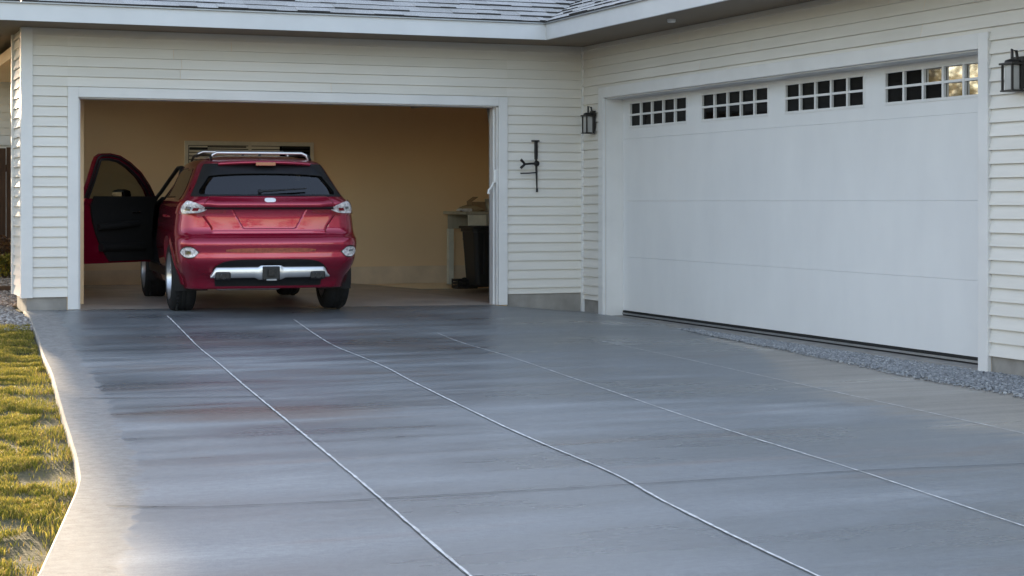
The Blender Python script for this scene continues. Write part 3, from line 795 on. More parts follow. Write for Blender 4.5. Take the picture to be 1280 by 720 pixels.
# ---- pebbles
def pebbles(name, pts, size, mat):
    base = []
    for k in range(6):
        bm = bmesh.new(); bmesh.ops.create_icosphere(bm, subdivisions=1, radius=1)
        for q in bm.verts: q.co *= random.uniform(.72, 1.12); q.co.z *= .7
        bm.verts.index_update(); base.append((np.array([q.co[:] for q in bm.verts]), np.array([[w.index for w in f.verts] for f in bm.faces]))); bm.free()
    V = []; F = []; o = 0
    for i, p in enumerate(pts):
        v, f = base[i % 6]; a = rng.uniform(0, 6.28); c, s = math.cos(a), math.sin(a)
        sz = size*rng.uniform(.55, 1.35); w = v*np.array([1.2, .9, 1])*sz
        V.append(np.stack([w[:, 0]*c-w[:, 1]*s+p[0], w[:, 0]*s+w[:, 1]*c+p[1], w[:, 2]+p[2]], 1)); F.append(f+o); o += len(v)
    return np_mesh(name, np.concatenate(V), np.concatenate(F), mat, False)
pts = []
while len(pts) < 19000:
    y = rng.uniform(-10.8, -2.6); w = -XG(y)
    x = -w*.9*rng.uniform(0, 1.0)**.9
    d = (x+w)/w
    if d < .4 and rng.random() > (d/.4)**1.3+.03: continue
    if y > -4.4 and rng.random() > .25+.75*sm(-2.6, -4.4, y): continue
    pts.append((x-.005, y, g(x, y)+.006+.006*rng.random()))
tag(pebbles('gravel_strip', pts, .0098, M['pebble']), 'loose blue grey gravel along the foot of the closed garage door', 'gravel', None, 'stuff')
pts = []
while len(pts) < 9000:
    y = rng.uniform(-1.5, 4.9); x = rng.uniform(-8.2, -5.78)
    if rng.random() < .5: x = rng.uniform(-6.7, -5.78)
    if y < .95 and x > -6.1: continue
    if abs(y-2.5) < .05: continue
    pts.append((x, y, yard(x, y)+.008))
tag(pebbles('gravel_bed', pts, .024, M['warmpebble']), 'warm tan gravel bed beside the left house corner', 'gravel', None, 'stuff')

# ---- lawn
def vnoise(x, y, s, seed):
    r2 = np.random.default_rng(seed); G = r2.random((64, 64)); X = (x*s) % 64; Y = (y*s) % 64
    i = X.astype(int); j = Y.astype(int); fx = X-i; fy = Y-j; fx = fx*fx*(3-2*fx); fy = fy*fy*(3-2*fy)
    a = G[i % 64, j % 64]; b_ = G[(i+1) % 64, j % 64]; c = G[i % 64, (j+1) % 64]; d = G[(i+1) % 64, (j+1) % 64]
    return (a*(1-fx)+b_*fx)*(1-fy)+(c*(1-fx)+d*fx)*fy
n = 400000
gy = rng.uniform(-15, -1.2, n); dd = np.where(rng.random(n) < .55, rng.uniform(0, .9, n), np.minimum(6, rng.exponential(1.5, n)))
xl = np.interp(gy, [e_[0] for e_ in EDGE], [e_[1] for e_ in EDGE]); gx = xl-.015-dd
cl = vnoise(gx+50, gy+50, 5.5, 1)*.6+vnoise(gx+50, gy+50, 14, 2)*.4
keep = rng.random(n) < np.clip((cl-.30)*3.4, .04, 1)
keep &= ~((dd < .02+.3*vnoise(gx+90, gy+90, 1.6, 5)*(gy < -4)) & (rng.random(n) < .8))
gx, gy, cl = gx[keep], gy[keep], cl[keep]; n = len(gx)
h = (.014+.036*np.clip(cl-.2, 0, 1))*rng.uniform(.6, 1.4, n); a = rng.uniform(0, 6.28, n); wd = rng.uniform(.0012, .0026, n); ln = rng.uniform(.1, .9, n)*h; la = rng.uniform(0, 6.28, n)
gz = np.array([yard(x, y) for x, y in zip(gx, gy)])
def P3(x, y, z): return np.stack([x, y, z], 1)
ca, sa = np.cos(a), np.sin(a)
v0 = P3(gx-ca*wd, gy-sa*wd, gz); v1 = P3(gx+ca*wd, gy+sa*wd, gz)
mx, my = gx+np.cos(la)*ln*.35, gy+np.sin(la)*ln*.35
v2 = P3(mx+ca*wd*.7, my+sa*wd*.7, gz+h*.65); v3 = P3(mx-ca*wd*.7, my-sa*wd*.7, gz+h*.65)
v4 = P3(gx+np.cos(la)*ln, gy+np.sin(la)*ln, gz+h)
V = np.stack([v0, v1, v2, v3, v4], 1).reshape(-1, 3); k = np.arange(n)*5
F = np.concatenate([np.stack([k, k+1, k+2], 1), np.stack([k, k+2, k+3], 1), np.stack([k+3, k+2, k+4], 1)])
tag(np_mesh('lawn_grass', V, F, M['grass']), 'patchy short sunlit grass along the left edge of the driveway', 'grass', None, 'stuff')

# ---- trees beyond the house, seen in the door windows
def tree(x, y, h, r, label, seed, grp='golden trees beyond the left side of the house'):
    rd_ = random.Random(seed); t = empty('offframe_tree', (x, y, -.1)); tag(t, label, 'tree', grp)
    m = MB(); m.tube([(0, 0, 0), (.05, .02, h*.25), (-.04, .06, h*.5), (.06, 0, h*.8)], [.2, .15, .1, .03], M['bark'], 10)
    cl_ = []
    for k in range(16):
        a = rd_.uniform(0, 6.28); z0 = h*rd_.uniform(.22, .55); rr = r*rd_.uniform(.4, .95); z1 = z0+h*rd_.uniform(.1, .38)
        e_ = Vector((rr*math.cos(a), rr*math.sin(a), min(z1, h*.93))); m.tube([(0, 0, z0), (e_.x*.5, e_.y*.5, z0+(e_.z-z0)*.6), e_], [.06, .04, .015], M['bark'], 6); cl_.append(e_)
    m.build('trunk', t)
    for k in range(14): cl_.append(Vector((rd_.gauss(0, r*.45), rd_.gauss(0, r*.45), h*rd_.uniform(.3, .95))))
    m = MB()
    for c in cl_:
        s_ = r*rd_.uniform(.22, .42)
        for k in range(190):
            p = c+Vector((rd_.gauss(0, s_*.5), rd_.gauss(0, s_*.5), rd_.gauss(0, s_*.42))); d = Vector((rd_.gauss(0, 1), rd_.gauss(0, 1), rd_.gauss(0, 1))).normalized(); u = d.orthogonal().normalized(); L = rd_.uniform(.1, .2)
            m.poly([p, p+d*L*.5+u*L*.3, p+d*L, p+d*L*.5-u*L*.3], M['leaf'])
    m.build('crown', t)
for i_, (x_, y_, h_, r_, lb_) in enumerate(((-21, -47, 7.5, 3.2, 'round leafy tree across the street, farthest left'), (-12, -50, 9, 3.8, 'tall leafy tree across the street opposite the lawn'), (-4, -46, 6.5, 2.8, 'short leafy tree across the street opposite the open garage'), (5, -51, 8.5, 3.6, 'broad leafy tree across the street opposite the closed door'), (-33, -40, 8, 3.4, 'leafy tree far down the street on the left'))):
    tree(x_, y_, h_, r_, lb_, 20+i_, 'trees across the street')
tree(-15.5, 12.5, 6.5, 2.6, 'golden leaved tree nearest the left house corner', 3)
tree(-19.5, 15.5, 7.5, 3.0, 'taller golden tree behind the nearer one past the house', 5)
tree(-19.0, 9.5, 6.0, 2.6, 'golden tree farthest left beyond the side yard', 8)

# ------------------------------------------------------------------ car
def pchip(tab):
    xs_ = [a for a, _ in tab]; ys_ = [v for _, v in tab]; n_ = len(xs_)
    dl = [(ys_[i+1]-ys_[i])/(xs_[i+1]-xs_[i]) for i in range(n_-1)]
    ms = [dl[0]]+[0 if dl[i-1]*dl[i] <= 0 else 2*dl[i-1]*dl[i]/(dl[i-1]+dl[i]) for i in range(1, n_-1)]+[dl[-1]]
    def f(x):
        if x <= xs_[0]: return ys_[0]
        if x >= xs_[-1]: return ys_[-1]
        i = max(k for k in range(n_-1) if xs_[k] <= x); h_ = xs_[i+1]-xs_[i]; t_ = (x-xs_[i])/h_
        return (ys_[i]*(1+2*t_)*(1-t_)**2+ms[i]*h_*t_*(1-t_)**2+ys_[i+1]*t_*t_*(3-2*t_)+ms[i+1]*h_*t_*t_*(t_-1))
    return f
Wf = pchip([(.24, .80), (.34, .825), (.5, .88), (.7, .905), (.85, .895), (1.0, .875), (1.08, .85), (1.14, .80), (1.2, .765), (1.35, .69), (1.46, .635), (1.51, .585), (1.545, .50), (1.57, .36), (1.58, .2)])
Rf = pchip([(.24, -.66), (.33, -.70), (.45, -.815), (.54, -.87), (.60, -.862), (.68, -.875), (.735, -.86), (.765, -.79), (.82, -.75), (.95, -.745), (1.02, -.755), (1.075, -.79), (1.13, -.74), (1.17, -.70), (1.3, -.60), (1.44, -.475), (1.48, -.43), (1.51, -.33), (1.545, -.1), (1.57, .25), (1.58, .5)])
Ff = pchip([(.24, 3.35), (.4, 3.56), (.6, 3.62), (.8, 3.57), (.92, 3.45), (.99, 3.2), (1.04, 2.8), (1.1, 2.52), (1.25, 2.18), (1.44, 1.72), (1.5, 1.55), (1.545, 1.3), (1.57, 1.05), (1.58, .8)])
def Pt(t, z):
    """signed t: 0 rear middle, +-1 corner start, +-2 side start, 3 side end, 4 front corner end, 5 front middle"""
    sg = 1 if t >= 0 else -1; t = abs(t); w, r, f = Wf(z), Rf(z), Ff(z)
    rc = min(.19, w*.45); ry = min(.30, (f-r)*.3); bl = .04; fc = min(.45, w*.6); fy = min(.5, (f-r)*.3)
    bow = .012
    if t <= 1: x = t*(w-rc); y = r+bl*t*t
    elif t <= 2:
        a = (t-1)*math.pi/2; x = w-rc+rc*math.sin(a); y = r+bl+ry*(1-math.cos(a))
    elif t <= 3: y0 = r+bl+ry; y1 = f-.08-fy; q = t-2; x = w+bow*math.sin(q*math.pi); y = y0+(y1-y0)*q
    elif t <= 4: a = (t-3)*math.pi/2; x = w-fc+fc*math.cos(a); y = f-.08-fy+fy*math.sin(a)
    else: q = 5-t; x = q*(w-fc); y = f-.08*q*q
    return Vector((sg*x, y, z))
def Nm(t, z):
    e_ = 1e-3; a = Pt(t+e_, z)-Pt(t-e_, z); c = Pt(t, min(1.579, z+e_))-Pt(t, z-e_); nn = a.cross(c)
    return nn.normalized()
def patch(b_, t0, t1, z0, z1, mat, off_=.004, nt_=24, nz=10, thick=0., zf=None, tf=None, disp=None):
    P = []
    for i in range(nz+1):
        row = []
        for j in range(nt_+1):
            p_, q_ = j/nt_, i/nz
            t_ = t0+(t1-t0)*p_; z_ = z0+(z1-z0)*q_
            if tf: t_ = tf(p_, q_)
            if zf: z_ = zf(p_, q_)
            o_ = off_+(disp(t_, z_, p_, q_) if disp else 0)
            row.append(Pt(t_, z_)+Nm(t_, z_)*o_)
        P.append(row)
    b_.grid(P, mat, True)
    if thick:
        # turned-in rim
        n1, n2 = len(P), len(P[0]); C_ = [(0, j) for j in range(n2)]+[(i, n2-1) for i in range(1, n1)]+[(n1-1, j) for j in range(n2-2, -1, -1)]+[(i, 0) for i in range(n1-2, 0, -1)]
        ring = []
        for (i, j) in C_+[C_[0]]:
            p_, q_ = j/nt_, i/nz; t_ = tf(p_, q_) if tf else t0+(t1-t0)*p_; z_ = zf(p_, q_) if zf else z0+(z1-z0)*q_
            ring.append([P[i][j]-Nm(t_, z_)*thick, P[i][j]])
        b_.grid(ring, mat, False)
car = empty('suv', (-3.77, -.28, .158), R(-4.5))
tag(car, 'red compact SUV parked half inside the open garage with its front left door open', 'car')
# body shell
ts = list(np.linspace(-5, -4, 7))[:-1]+list(np.linspace(-4, -3, 9))[:-1]+list(np.linspace(-3, -2, 91))[:-1]+list(np.linspace(-2, -1, 13))[:-1]+list(np.linspace(-1, 1, 25))
ts = ts+[-q for q in ts[:-25][::-1]]
zs = [.24, .28, .33, .39, .45, .5, .56, .61, .66, .70, .735, .755, .77, .795, .82, .88, .94, 1.0, 1.04, 1.07, 1.10, 1.13, 1.165, 1.2, 1.25, 1.3, 1.35, 1.4, 1.44, 1.46, 1.48, 1.495, 1.51, 1.53, 1.545, 1.56, 1.57, 1.58]
def inpoly(y, z, poly):
    c_ = False
    for i in range(len(poly)):
        (y0, z0), (y1, z1) = poly[i], poly[i-1]
        if (z0 > z) != (z1 > z) and y < (y1-y0)*(z-z0)/(z1-z0)+y0: c_ = not c_
    return c_
DOORP = [(1.02, .42), (2.06, .42), (2.12, .6), (2.13, 1.08), (1.98, 1.2), (1.7, 1.35), (1.4, 1.46), (1.02, 1.47)]
RW = [(-.22, 1.15), (.94, 1.15), (.94, 1.43), (.4, 1.44), (.0, 1.40), (-.2, 1.28)]
FW = [(1.02, 1.15), (1.95, 1.15), (1.72, 1.3), (1.4, 1.43), (1.02, 1.43)]
zs = sorted(set(zs+[.26, .30, .36, .42, .475, .53, .585, .635, .68, .85, .91, .97, 1.02, 1.15, 1.18, 1.225, 1.275, 1.325, 1.375, 1.42]))
V = [Pt(t_, z_) for z_ in zs for t_ in ts[:-1]]; nT = len(ts)-1; F = []
for i in range(len(zs)-1):
    zm = (zs[i]+zs[i+1])/2
    for j in range(nT):
        tm = (ts[j]+ts[j+1])/2; pc = Pt(tm, zm)
        if abs(tm) < 1.41 and 1.165 < zm < 1.44: continue            # rear window
        if abs(tm) > 3.45 and 1.10 < zm < 1.44: continue             # windscreen
        if 1.6 < abs(tm) < 3.6:
            if any((pc.y-ay)**2+(zm-.35)**2 < .425**2 for ay in (0, 2.66)): continue
            if pc.x < 0 and inpoly(pc.y, zm, DOORP): continue
            if inpoly(pc.y, zm, RW) or (pc.x > 0 and inpoly(pc.y, zm, FW)): continue
        F.append((i*nT+j, i*nT+(j+1) % nT, (i+1)*nT+(j+1) % nT, (i+1)*nT+j))
F.append(tuple((len(zs)-1)*nT+j for j in range(nT))); F.append(tuple(range(nT))[::-1])
m = MB(); m.mesh(V, F, M['paint'], True); m.mi(M['inner'])
body = m.build('body', car)
md = body.modifiers.new('s', 'SOLIDIFY'); md.thickness = .03; md.offset = -1; md.material_offset = 1; md.material_offset_rim = 1
bpy.context.view_layer.update()
dg = bpy.context.evaluated_depsgraph_get(); nm = bpy.data.meshes.new_from_object(body.evaluated_get(dg))
body.modifiers.clear(); body.data = nm; nm.name = 'body'
# rubber seal round the open door aperture
m = MB(); q_ = [(-(Wf(min(z_, 1.45))+.004), y_, z_) for y_, z_ in DOORP+DOORP[:1]]; m.tube(q_, .022, M['trimblack'], 8, False); m.build('door_seal', car)
# wheel housings
for ay in (0, 2.66):
    for sx in (-1, 1):
        m = MB(); v = []; n_ = 24
        ring0 = [(sx*.56, ay+.42*math.cos(math.pi*k/n_*1.2-.3), .35+.42*math.sin(math.pi*k/n_*1.2-.3)) for k in range(n_+1)]
        ring1 = [(sx*.885, p_[1], p_[2]) for p_ in ring0]
        m.grid([ring0, ring1], M['blackrub'], True); m.poly(ring0, M['blackrub']); m.build('wheel_housing', car)
# glass
m = MB(); patch(m, -1.44, 1.44, 1.155, 1.445, M['carglass'], -.012, 30, 10); m.build('rear_window', car)
m = MB()
patch(m, -1.56, 1.56, 1.385, 1.47, M['trimblack'], .004, 30, 6, .01, zf=lambda p_, q_: (1.375-.05*abs(2*p_-1)**2.5)*(1-q_)+1.472*q_)
for sg in (-1, 1):
    patch(m, sg*1.02, sg*1.56, 1.155, 1.44, M['trimblack'], .0035, 8, 14, .01, tf=lambda p_, q_, sg=sg: sg*((1.40-1.2*max(0, .16-q_)-.26*q_)*(1-p_)+1.56*p_))
patch(m, -1.52, 1.52, 1.146, 1.166, M['trimblack'], .003, 24, 2, .01)
m.build('window_surround', car)
m = MB()
P = [];
for i in range(9):
    row = []
    for j in range(31):
        u_ = 4-.55+(5-4+.55)*j/15 if j <= 15 else None
        t_ = (3.45+(5-3.45)*j/15) if j <= 15 else -(5-(5-3.45)*(j-15)/15)
        row.append(Pt(t_, 1.10+.34*i/8)-Nm(t_ if abs(t_) < 4.99 else 4.98*(1 if t_ > 0 else -1), 1.10+.34*i/8)*.01)
    P.append(row)
m.grid(P, M['carglass'], True); m.build('windscreen', car)
def side_x(z_): return Wf(z_)
def sheet(b_, poly, sg, off_, mat, nz=8):
    ys_ = [p_[0] for p_ in poly]; zl, zh = min(p_[1] for p_ in poly), max(p_[1] for p_ in poly)
    def span(z_):
        c_ = []
        n_ = len(poly)
        for i in range(n_):
            (y0, z0), (y1, z1) = poly[i], poly[(i+1) % n_]
            if (z0-z_)*(z1-z_) <= 0 and z0 != z1: c_.append(y0+(y1-y0)*(z_-z0)/(z1-z0))
        return min(c_), max(c_)
    P = []
    for i in range(nz+1):
        z_ = zl+1e-4+(zh-zl-2e-4)*i/nz; a_, c_ = span(z_)
        P.append([(sg*(side_x(z_)+.01+off_), a_+(c_-a_)*j/8, z_) for j in range(9)])
    b_.grid(P, mat, True, flip=sg < 0)
    return P
def grow(pl, d_):
    cy_ = sum(p_[0] for p_ in pl)/len(pl); cz_ = sum(p_[1] for p_ in pl)/len(pl)
    return [(p_[0]+d_*(1 if p_[0] > cy_ else -1), p_[1]+d_*(1 if p_[1] > cz_ else -1)) for p_ in pl]
for sg, pl in ((-1, RW), (1, RW), (1, FW)):
    m = MB(); sheet(m, grow(pl, .035), sg, -.003, M['sideglass']); m.build('side_window', car)
# tailgate with recessed plate area
def gate_disp(t_, z_, p_, q_):
    x = Pt(t_, z_).x; d = 0
    edge = min(p_, 1-p_)*2.0*.6; ez = min(q_, 1-q_)*.345
    d -= .012*(1-sm(0, .016, min(edge, ez)))
    # recess trapezoid for the plate
    hw = .255+.115*(z_-.835)/.205
    inx = sm(0, .02, hw-abs(x)); inz = sm(.83, .85, z_)*(1-sm(1.035, 1.05, z_))
    d -= .055*inx*inz
    d += .016*sm(1.035, 1.06, z_)*(1-sm(1.06, 1.1, z_))*sm(.62, .5, abs(x))*(-1 if False else 1)
    d -= .012*sm(.80, .815, z_)*0
    return d
m = MB()
patch(m, -1.12, 1.12, .785, 1.155, M['paint'], .012, 96, 56, .02, tf=lambda p_, q_: (2*p_-1)*(.80+.17*sm(.05, .6, q_)), disp=gate_disp)
gate = m.build('tailgate', car)
m = MB(); patch(m, -.085, .085, 1.085, 1.118, M['badge'], .022, 20, 6, .008, zf=lambda p_, q_: 1.1+(q_-.5)*.034*(1-abs(2*p_-1)**6*.75)); m.build('badge', gate)
m = MB(); patch(m, -.94, .94, 1.041, 1.056, M['trimblack'], .030, 30, 2, .02); m.build('lip_shadow_strip', gate)  # black strip painting the crease shadow between upper lip and plate recess
# spoiler and high brake lamp
m = MB()
P = []
for j in range(25):
    q_ = -1+2*j/24; hw = .56; c_ = Pt(q_*1.1, 1.475); yb_ = c_.y-.085*(1-.35*q_*q_); zt_ = 1.475+.02*(1-q_*q_)
    P.append([(c_.x, c_.y+.06, zt_+.022), (c_.x, c_.y-.02, zt_+.016), (c_.x*.99, yb_, zt_-.002), (c_.x*.99, yb_+.012, zt_-.022), (c_.x, c_.y+.05, zt_-.03)])
m.grid(P, M['paint'], True); m.poly(P[0], M['paint']); m.poly(P[-1][::-1], M['paint']); m.build('roof_spoiler', car)
m = MB(); c_ = Pt(0, 1.475); m.box(-.10, .10, c_.y-.087, c_.y-.06, 1.452, 1.492, M['lamp_red'], .005); m.build('brake_lamp', car)
# wiper
m = MB(); q0 = [Pt(.55*k_-.15, 1.185+.02*k_)+Nm(.3, 1.19)*.02 for k_ in (0, .5, 1, 1.5)]; m.tube(q0, [.012, .01, .008, .006], M['trimblack'], 8)
m.tube([Pt(-.15, 1.185)+Nm(.3, 1.19)*.01, Pt(-.15, 1.185)+Nm(.3, 1.19)*.03], .022, M['trimblack'], 10); m.build('wiper', car)
# tail lamps and lower lamps
for sg in (-1, 1):
    m = MB(); patch(m, sg*.90, sg*1.9, .955, 1.10, M['lamp_red'], .014, 16, 8, .015, zf=lambda p_, q_: .96+.02*p_+(q_)*(.13-.035*(1-p_)**2))
    tl = m.build('tail_light', car)
    m = MB(); patch(m, sg*.90, sg*1.58, .99, 1.105, M['lamp_white'], .021, 18, 8, .01, zf=lambda p_, q_: 1.028+.010*p_+(q_-.5)*.122*(.6+.4*p_)*max(.2, 1-abs(2*p_-1)**7)); m.build('lens', tl)
    m = MB(); patch(m, sg*1.04, sg*1.2, 1.01, 1.048, M['lamp_red'], .025, 8, 4, .006); patch(m, sg*1.26, sg*1.42, 1.008, 1.056, M['chrome'], .025, 8, 4, .006); m.build('lamp_bowl', tl)
    m = MB(); patch(m, sg*.62, sg*.88,   .985, 1.02, M['lamp_red'], .016, 10, 4, .01); m.build('gate_lamp', tl)
    m = MB(); patch(m, sg*.98, sg*1.62, .57, .705, M['trimblack'], .004, 14, 8, .01, zf=lambda p_, q_: .606+(q_-.5)*.12*max(.1, 1-abs(2*p_-1)**2.5)); fl = m.build('fog_lamp', car)
    m = MB(); patch(m, sg*1.0, sg*1.56, .585, .69, M['lamp_white'], .012, 14, 8, .01, zf=lambda p_, q_: .606+(q_-.5)*.098*max(.1, 1-abs(2*p_-1)**3)); m.build('lens', fl)
    m = MB(); patch(m, sg*1.2, sg*1.38, .585, .628, M['chrome'], .017, 6, 4, .006); m.build('lamp_bowl', fl)
# bumper line, reflector strip, valance, skid plate
m = MB(); patch(m, -.62, .62, .60, .645, M['refl'], .006, 30, 4, .01, zf=lambda p_, q_: .622+(q_-.5)*.045*(1-.6*abs(2*p_-1)**4)); m.build('reflector_strip', car)
m = MB(); patch(m, -.84, .84, .27, .535, M['trimblack'], .008, 40, 14, .02, zf=lambda p_, q_: .27+q_*(.265-.10*abs(2*p_-1)**6)); m.build('valance', car)
m = MB()
def skid_t(x):
    a_ = abs(x); top = .462+.034*(1-sm(.085, .125, a_))-.085*sm(.525, .585, a_)
    bot = .352-.02*(1-sm(.1, .16, a_))+.0*a_
    return top, min(bot, top-.006)
P = []; n_ = 80
for j in range(n_+1):
    x = -.585+1.17*j/n_; tp, bt = skid_t(x); t_ = x/(Wf(.45)-.26); y = Pt(t_, .45).y
    P.append([(x, y+.03, tp+.004), (x, y-.018, tp), (x, y-.028, tp-.012), (x, y-.030, (tp+bt)/2), (x, y-.022, bt+.006), (x, y+.03, bt)])
m.grid(P, M['silver'], True); m.build('skid_plate', car)
m = MB(); y = Pt(0, .45).y
m.box(-.085, .085, y-.045, y+.1, .33, .466, M['trimblack'], .012); m.box(-.035, .035, y-.075, y-.044, .37, .44, M['black'], .004); m.box(-.05, .05, y-.06, y-.03, .325, .343, M['grey'], .004); m.build('tow_hitch', car)
for sg in (-1, 1):
    m = MB(); xc = sg*.465; y = Pt(.75, .45).y
    m.box(xc-.075, xc+.075, y-.05, y+.1, .335, .415, M['trimblack'], .02)
    m.tube([(xc, y-.062, .37), (xc, y+.2, .37)], .028, M['grey'], 14, False); m.lathe([(0, 0), (.026, 0)], M['trimblack'], Matrix.Translation((xc, y-.053, .37)) @ Matrix.Rotation(R(90), 4, 'X'), 14)
    m.build('exhaust', car)
# underbody
m = MB(); m.box(-.55, .55, -.5, 3.2, .26, .34, M['trimblack'], .02); m.tube([(-.7, 0, .34), (.7, 0, .34)], .05, M['trimblack'], 10); m.box(-.5, .15, -.55, -.3, .22, .30, M['grey'], .04); m.build('underbody', car)
# roof rails and cross bars
for sg in (-1, 1):
    m = MB(); m.tube([(sg*.50, -.22, 1.52), (sg*.50, -.15, 1.56), (sg*.50, .4, 1.585), (sg*.50, 1.2, 1.585), (sg*.50, 1.38, 1.54)], .014, M['trimblack'], 8); m.build('roof_rail', car)
for y_, z_ in ((-.12, 1.59), (1.0, 1.63)):
    m = MB(); m.tube([(-.50, y_, z_-.06), (-.475, y_, z_-.02), (-.43, y_, z_), (.43, y_, z_), (.475, y_, z_-.02), (.50, y_, z_-.06)], .015, M['silver'], 10)
    m.box(-.012, .012, y_-.012, y_+.012, 1.56, z_-.01, M['black']); m.build('cross_bar', car)
# wheels
def wheel(x, y, sg):
    T_ = Matrix.Translation((x, y, .35)) @ Matrix.Rotation(R(90)*sg, 4, 'Y')
    m = MB(); w_ = .12
    m.lathe([(.235, -w_), (.30, -w_-.004), (.335, -w_+.01), (.35, -w_+.035), (.353, -.03), (.348, -.025), (.348, -.02), (.353, -.015), (.353, .015), (.348, .02), (.348, .025), (.353, .03), (.35, w_-.035), (.335, w_-.01), (.30, w_+.004), (.235, w_)], M['blackrub'], T_, 48)
    for k in range(48):
        a_ = 2*math.pi*k/48
        m.box(-.012, .012, -.007, .007, -.02, .0, M['blackrub'], T=T_ @ Matrix.Rotation(a_, 4, 'Z') @ Matrix.Translation((.352, 0, .07)) @ Matrix.Rotation(R(20), 4, 'X'))
    wh = m.build('wheel', car)
    m = MB(); m.lathe([(.24, -w_+.01), (.225, -.05), (.225, .05), (.238, w_-.01), (.245, w_+.002)], M['silver'], T_, 40); m.lathe([(.0, .085), (.05, .085), (.06, .075), (.06, .02)], M['silver'], T_, 24)
    m.lathe([(.0, .03), (.225, .03)], M['trimblack'], T_, 24)
    for k in range(10):
        a_ = 2*math.pi*(k//2)/5+(.13 if k % 2 else -.13)
        m.box(.04, .235, -.014, .014, .05, .085, M['silver'], .005, T=T_ @ Matrix.Rotation(a_, 4, 'Z'))
    m.build('rim', wh)
for y in (0, 2.66):
    for sg in (-1, 1): wheel(sg*.775, y, sg)
# seats
for x, y, zb in ((-.36, 1.05, .5), (.36, 1.05, .5)):
    m = MB(); m.box(x-.24, x+.24, y, y+.5, zb, zb+.14, M['inner'], .05)
    m.box(x-.23, x+.23, -.06, .06, 0, .62, M['inner'], .05, T=Matrix.Translation((0, y, zb+.1)) @ Matrix.Rotation(R(12), 4, 'X')); m.box(x-.13, x+.13, y-.2, y-.1, 1.23, 1.41, M['inner'], .045); m.build('front_seat', car)
m = MB(); m.box(-.62, .62, .1, .6, .5, .64, M['inner'], .05); m.box(-.62, .62, .0, .14, .6, 1.14, M['inner'], .05)
for x in (-.4, 0, .4): m.box(x-.12, x+.12, -.02, .08, 1.15, 1.31, M['inner'], .04)
m.build('rear_seat', car)
m = MB(); m.box(-.72, .72, 1.95, 2.4, .75, 1.06, M['inner'], .05); m.lathe([(.17, 0), (.185, .015), (.17, .03), (.155, .015), (.17, 0)], M['inner'], Matrix.Translation((-.36, 1.85, .98)) @ Matrix.Rotation(R(65), 4, 'X'), 24); m.build('dashboard', car)
m = MB(); m.box(-.78, .78, -.2, 3.0, .345, .40, M['inner']); m.build('cabin_floor', car)
# left mirror-side exterior bits
def mirror(parent, sg, T_):
    m = MB(); m.box(-.11, .11, -.06, .07, -.085, .085, M['trimblack'], .06, T=T_)
    m.tube([T_ @ Vector((-sg*.08, .02, -.05)), T_ @ Vector((-sg*.17, .02, -.085))], .022, M['trimblack'], 8); wm = m.build('wing_mirror', parent)
    m = MB(); m.box(-.075, .075, -.064, -.056, -.05, .055, M['mirrorglass'], .003, T=T_); m.build('mirror_glass', wm)
mirror(car, 1, Matrix.Translation((1.03, 1.86, 1.13)))
# rear side doors: seam and handle
for sg in (-1, 1):
    for y in ((.25,) if sg < 0 else (.25, 1.15)):
        m = MB(); xh = sg*(side_x(.95)+.03); m.tube([(xh-sg*.03, y, .95), (xh, y+.03, .955), (xh, y+.17, .955), (xh-sg*.03, y+.2, .95)], .013, M['paint'], 8); m.build('door_handle', car)
    m = MB(); m.box(sg*(side_x(.45)-.02), sg*(side_x(.45)+.014), .5, 2.2, .33, .42, M['trimblack'], .015); m.build('side_sill', car)
    for ay in (0, 2.66):
        m = MB(); ring = []
        for k_ in range(25):
            a_ = -.15+(math.pi+.3)*k_/24; z_ = .35+.41*math.sin(a_); zz = max(.27, z_); xx = sg*(side_x(zz)+.006)
            ring.append([(xx-sg*.09, ay+.398*math.cos(a_), .35+.398*math.sin(a_)), (xx+sg*.008, ay+.403*math.cos(a_), .35+.403*math.sin(a_)), (xx+sg*.008, ay+.43*math.cos(a_), .35+.43*math.sin(a_)), (xx-sg*.02, ay+.475*math.cos(a_), .35+.475*math.sin(a_))])
        m.grid(ring, M['paint'], True); m.build('arch_trim', car)
# ---- open front left door (built closed in car space, origin at the hinge, then swung)
HX, HY = -.895, 2.12
door = MB()
def dpt(y, z_, o_): return Vector((-(side_x(min(z_, 1.42))-.35*max(0, z_-1.42)+.008+o_)-HX, y-HY, z_))
low = [(1.03, .43), (2.05, .43), (2.11, .6), (2.12, 1.13)]
P = []; Q = []
for i in range(13):
    z_ = .43+(1.13-.43)*i/12; y1 = lerp_tab([(.43, 2.05), (.6, 2.11), (1.13, 2.12)], z_); y0 = 1.03-.0*z_
    P.append([dpt(y0+(y1-y0)*j/14, z_, 0) for j in range(15)]); Q.append([dpt(y0+(y1-y0)*j/14, z_, -.075) for j in range(15)])
door.grid(P, M['paint'], True, flip=True); door.grid(Q, M['paint'], True)
rim = lambda A, B: door.grid([A, B], M['paint'], False)
rim(P[0], Q[0]); rim(Q[-1], P[-1]); rim([r_[0] for r_ in Q], [r_[0] for r_ in P]); rim([r_[-1] for r_ in P], [r_[-1] for r_ in Q])
path = [(1.045, 1.12), (1.035, 1.3), (1.035, 1.52), (1.045, 1.56), (1.08, 1.585), (1.2, 1.59), (1.35, 1.57), (1.52, 1.505), (1.72, 1.40), (1.92, 1.26), (2.09, 1.12)]
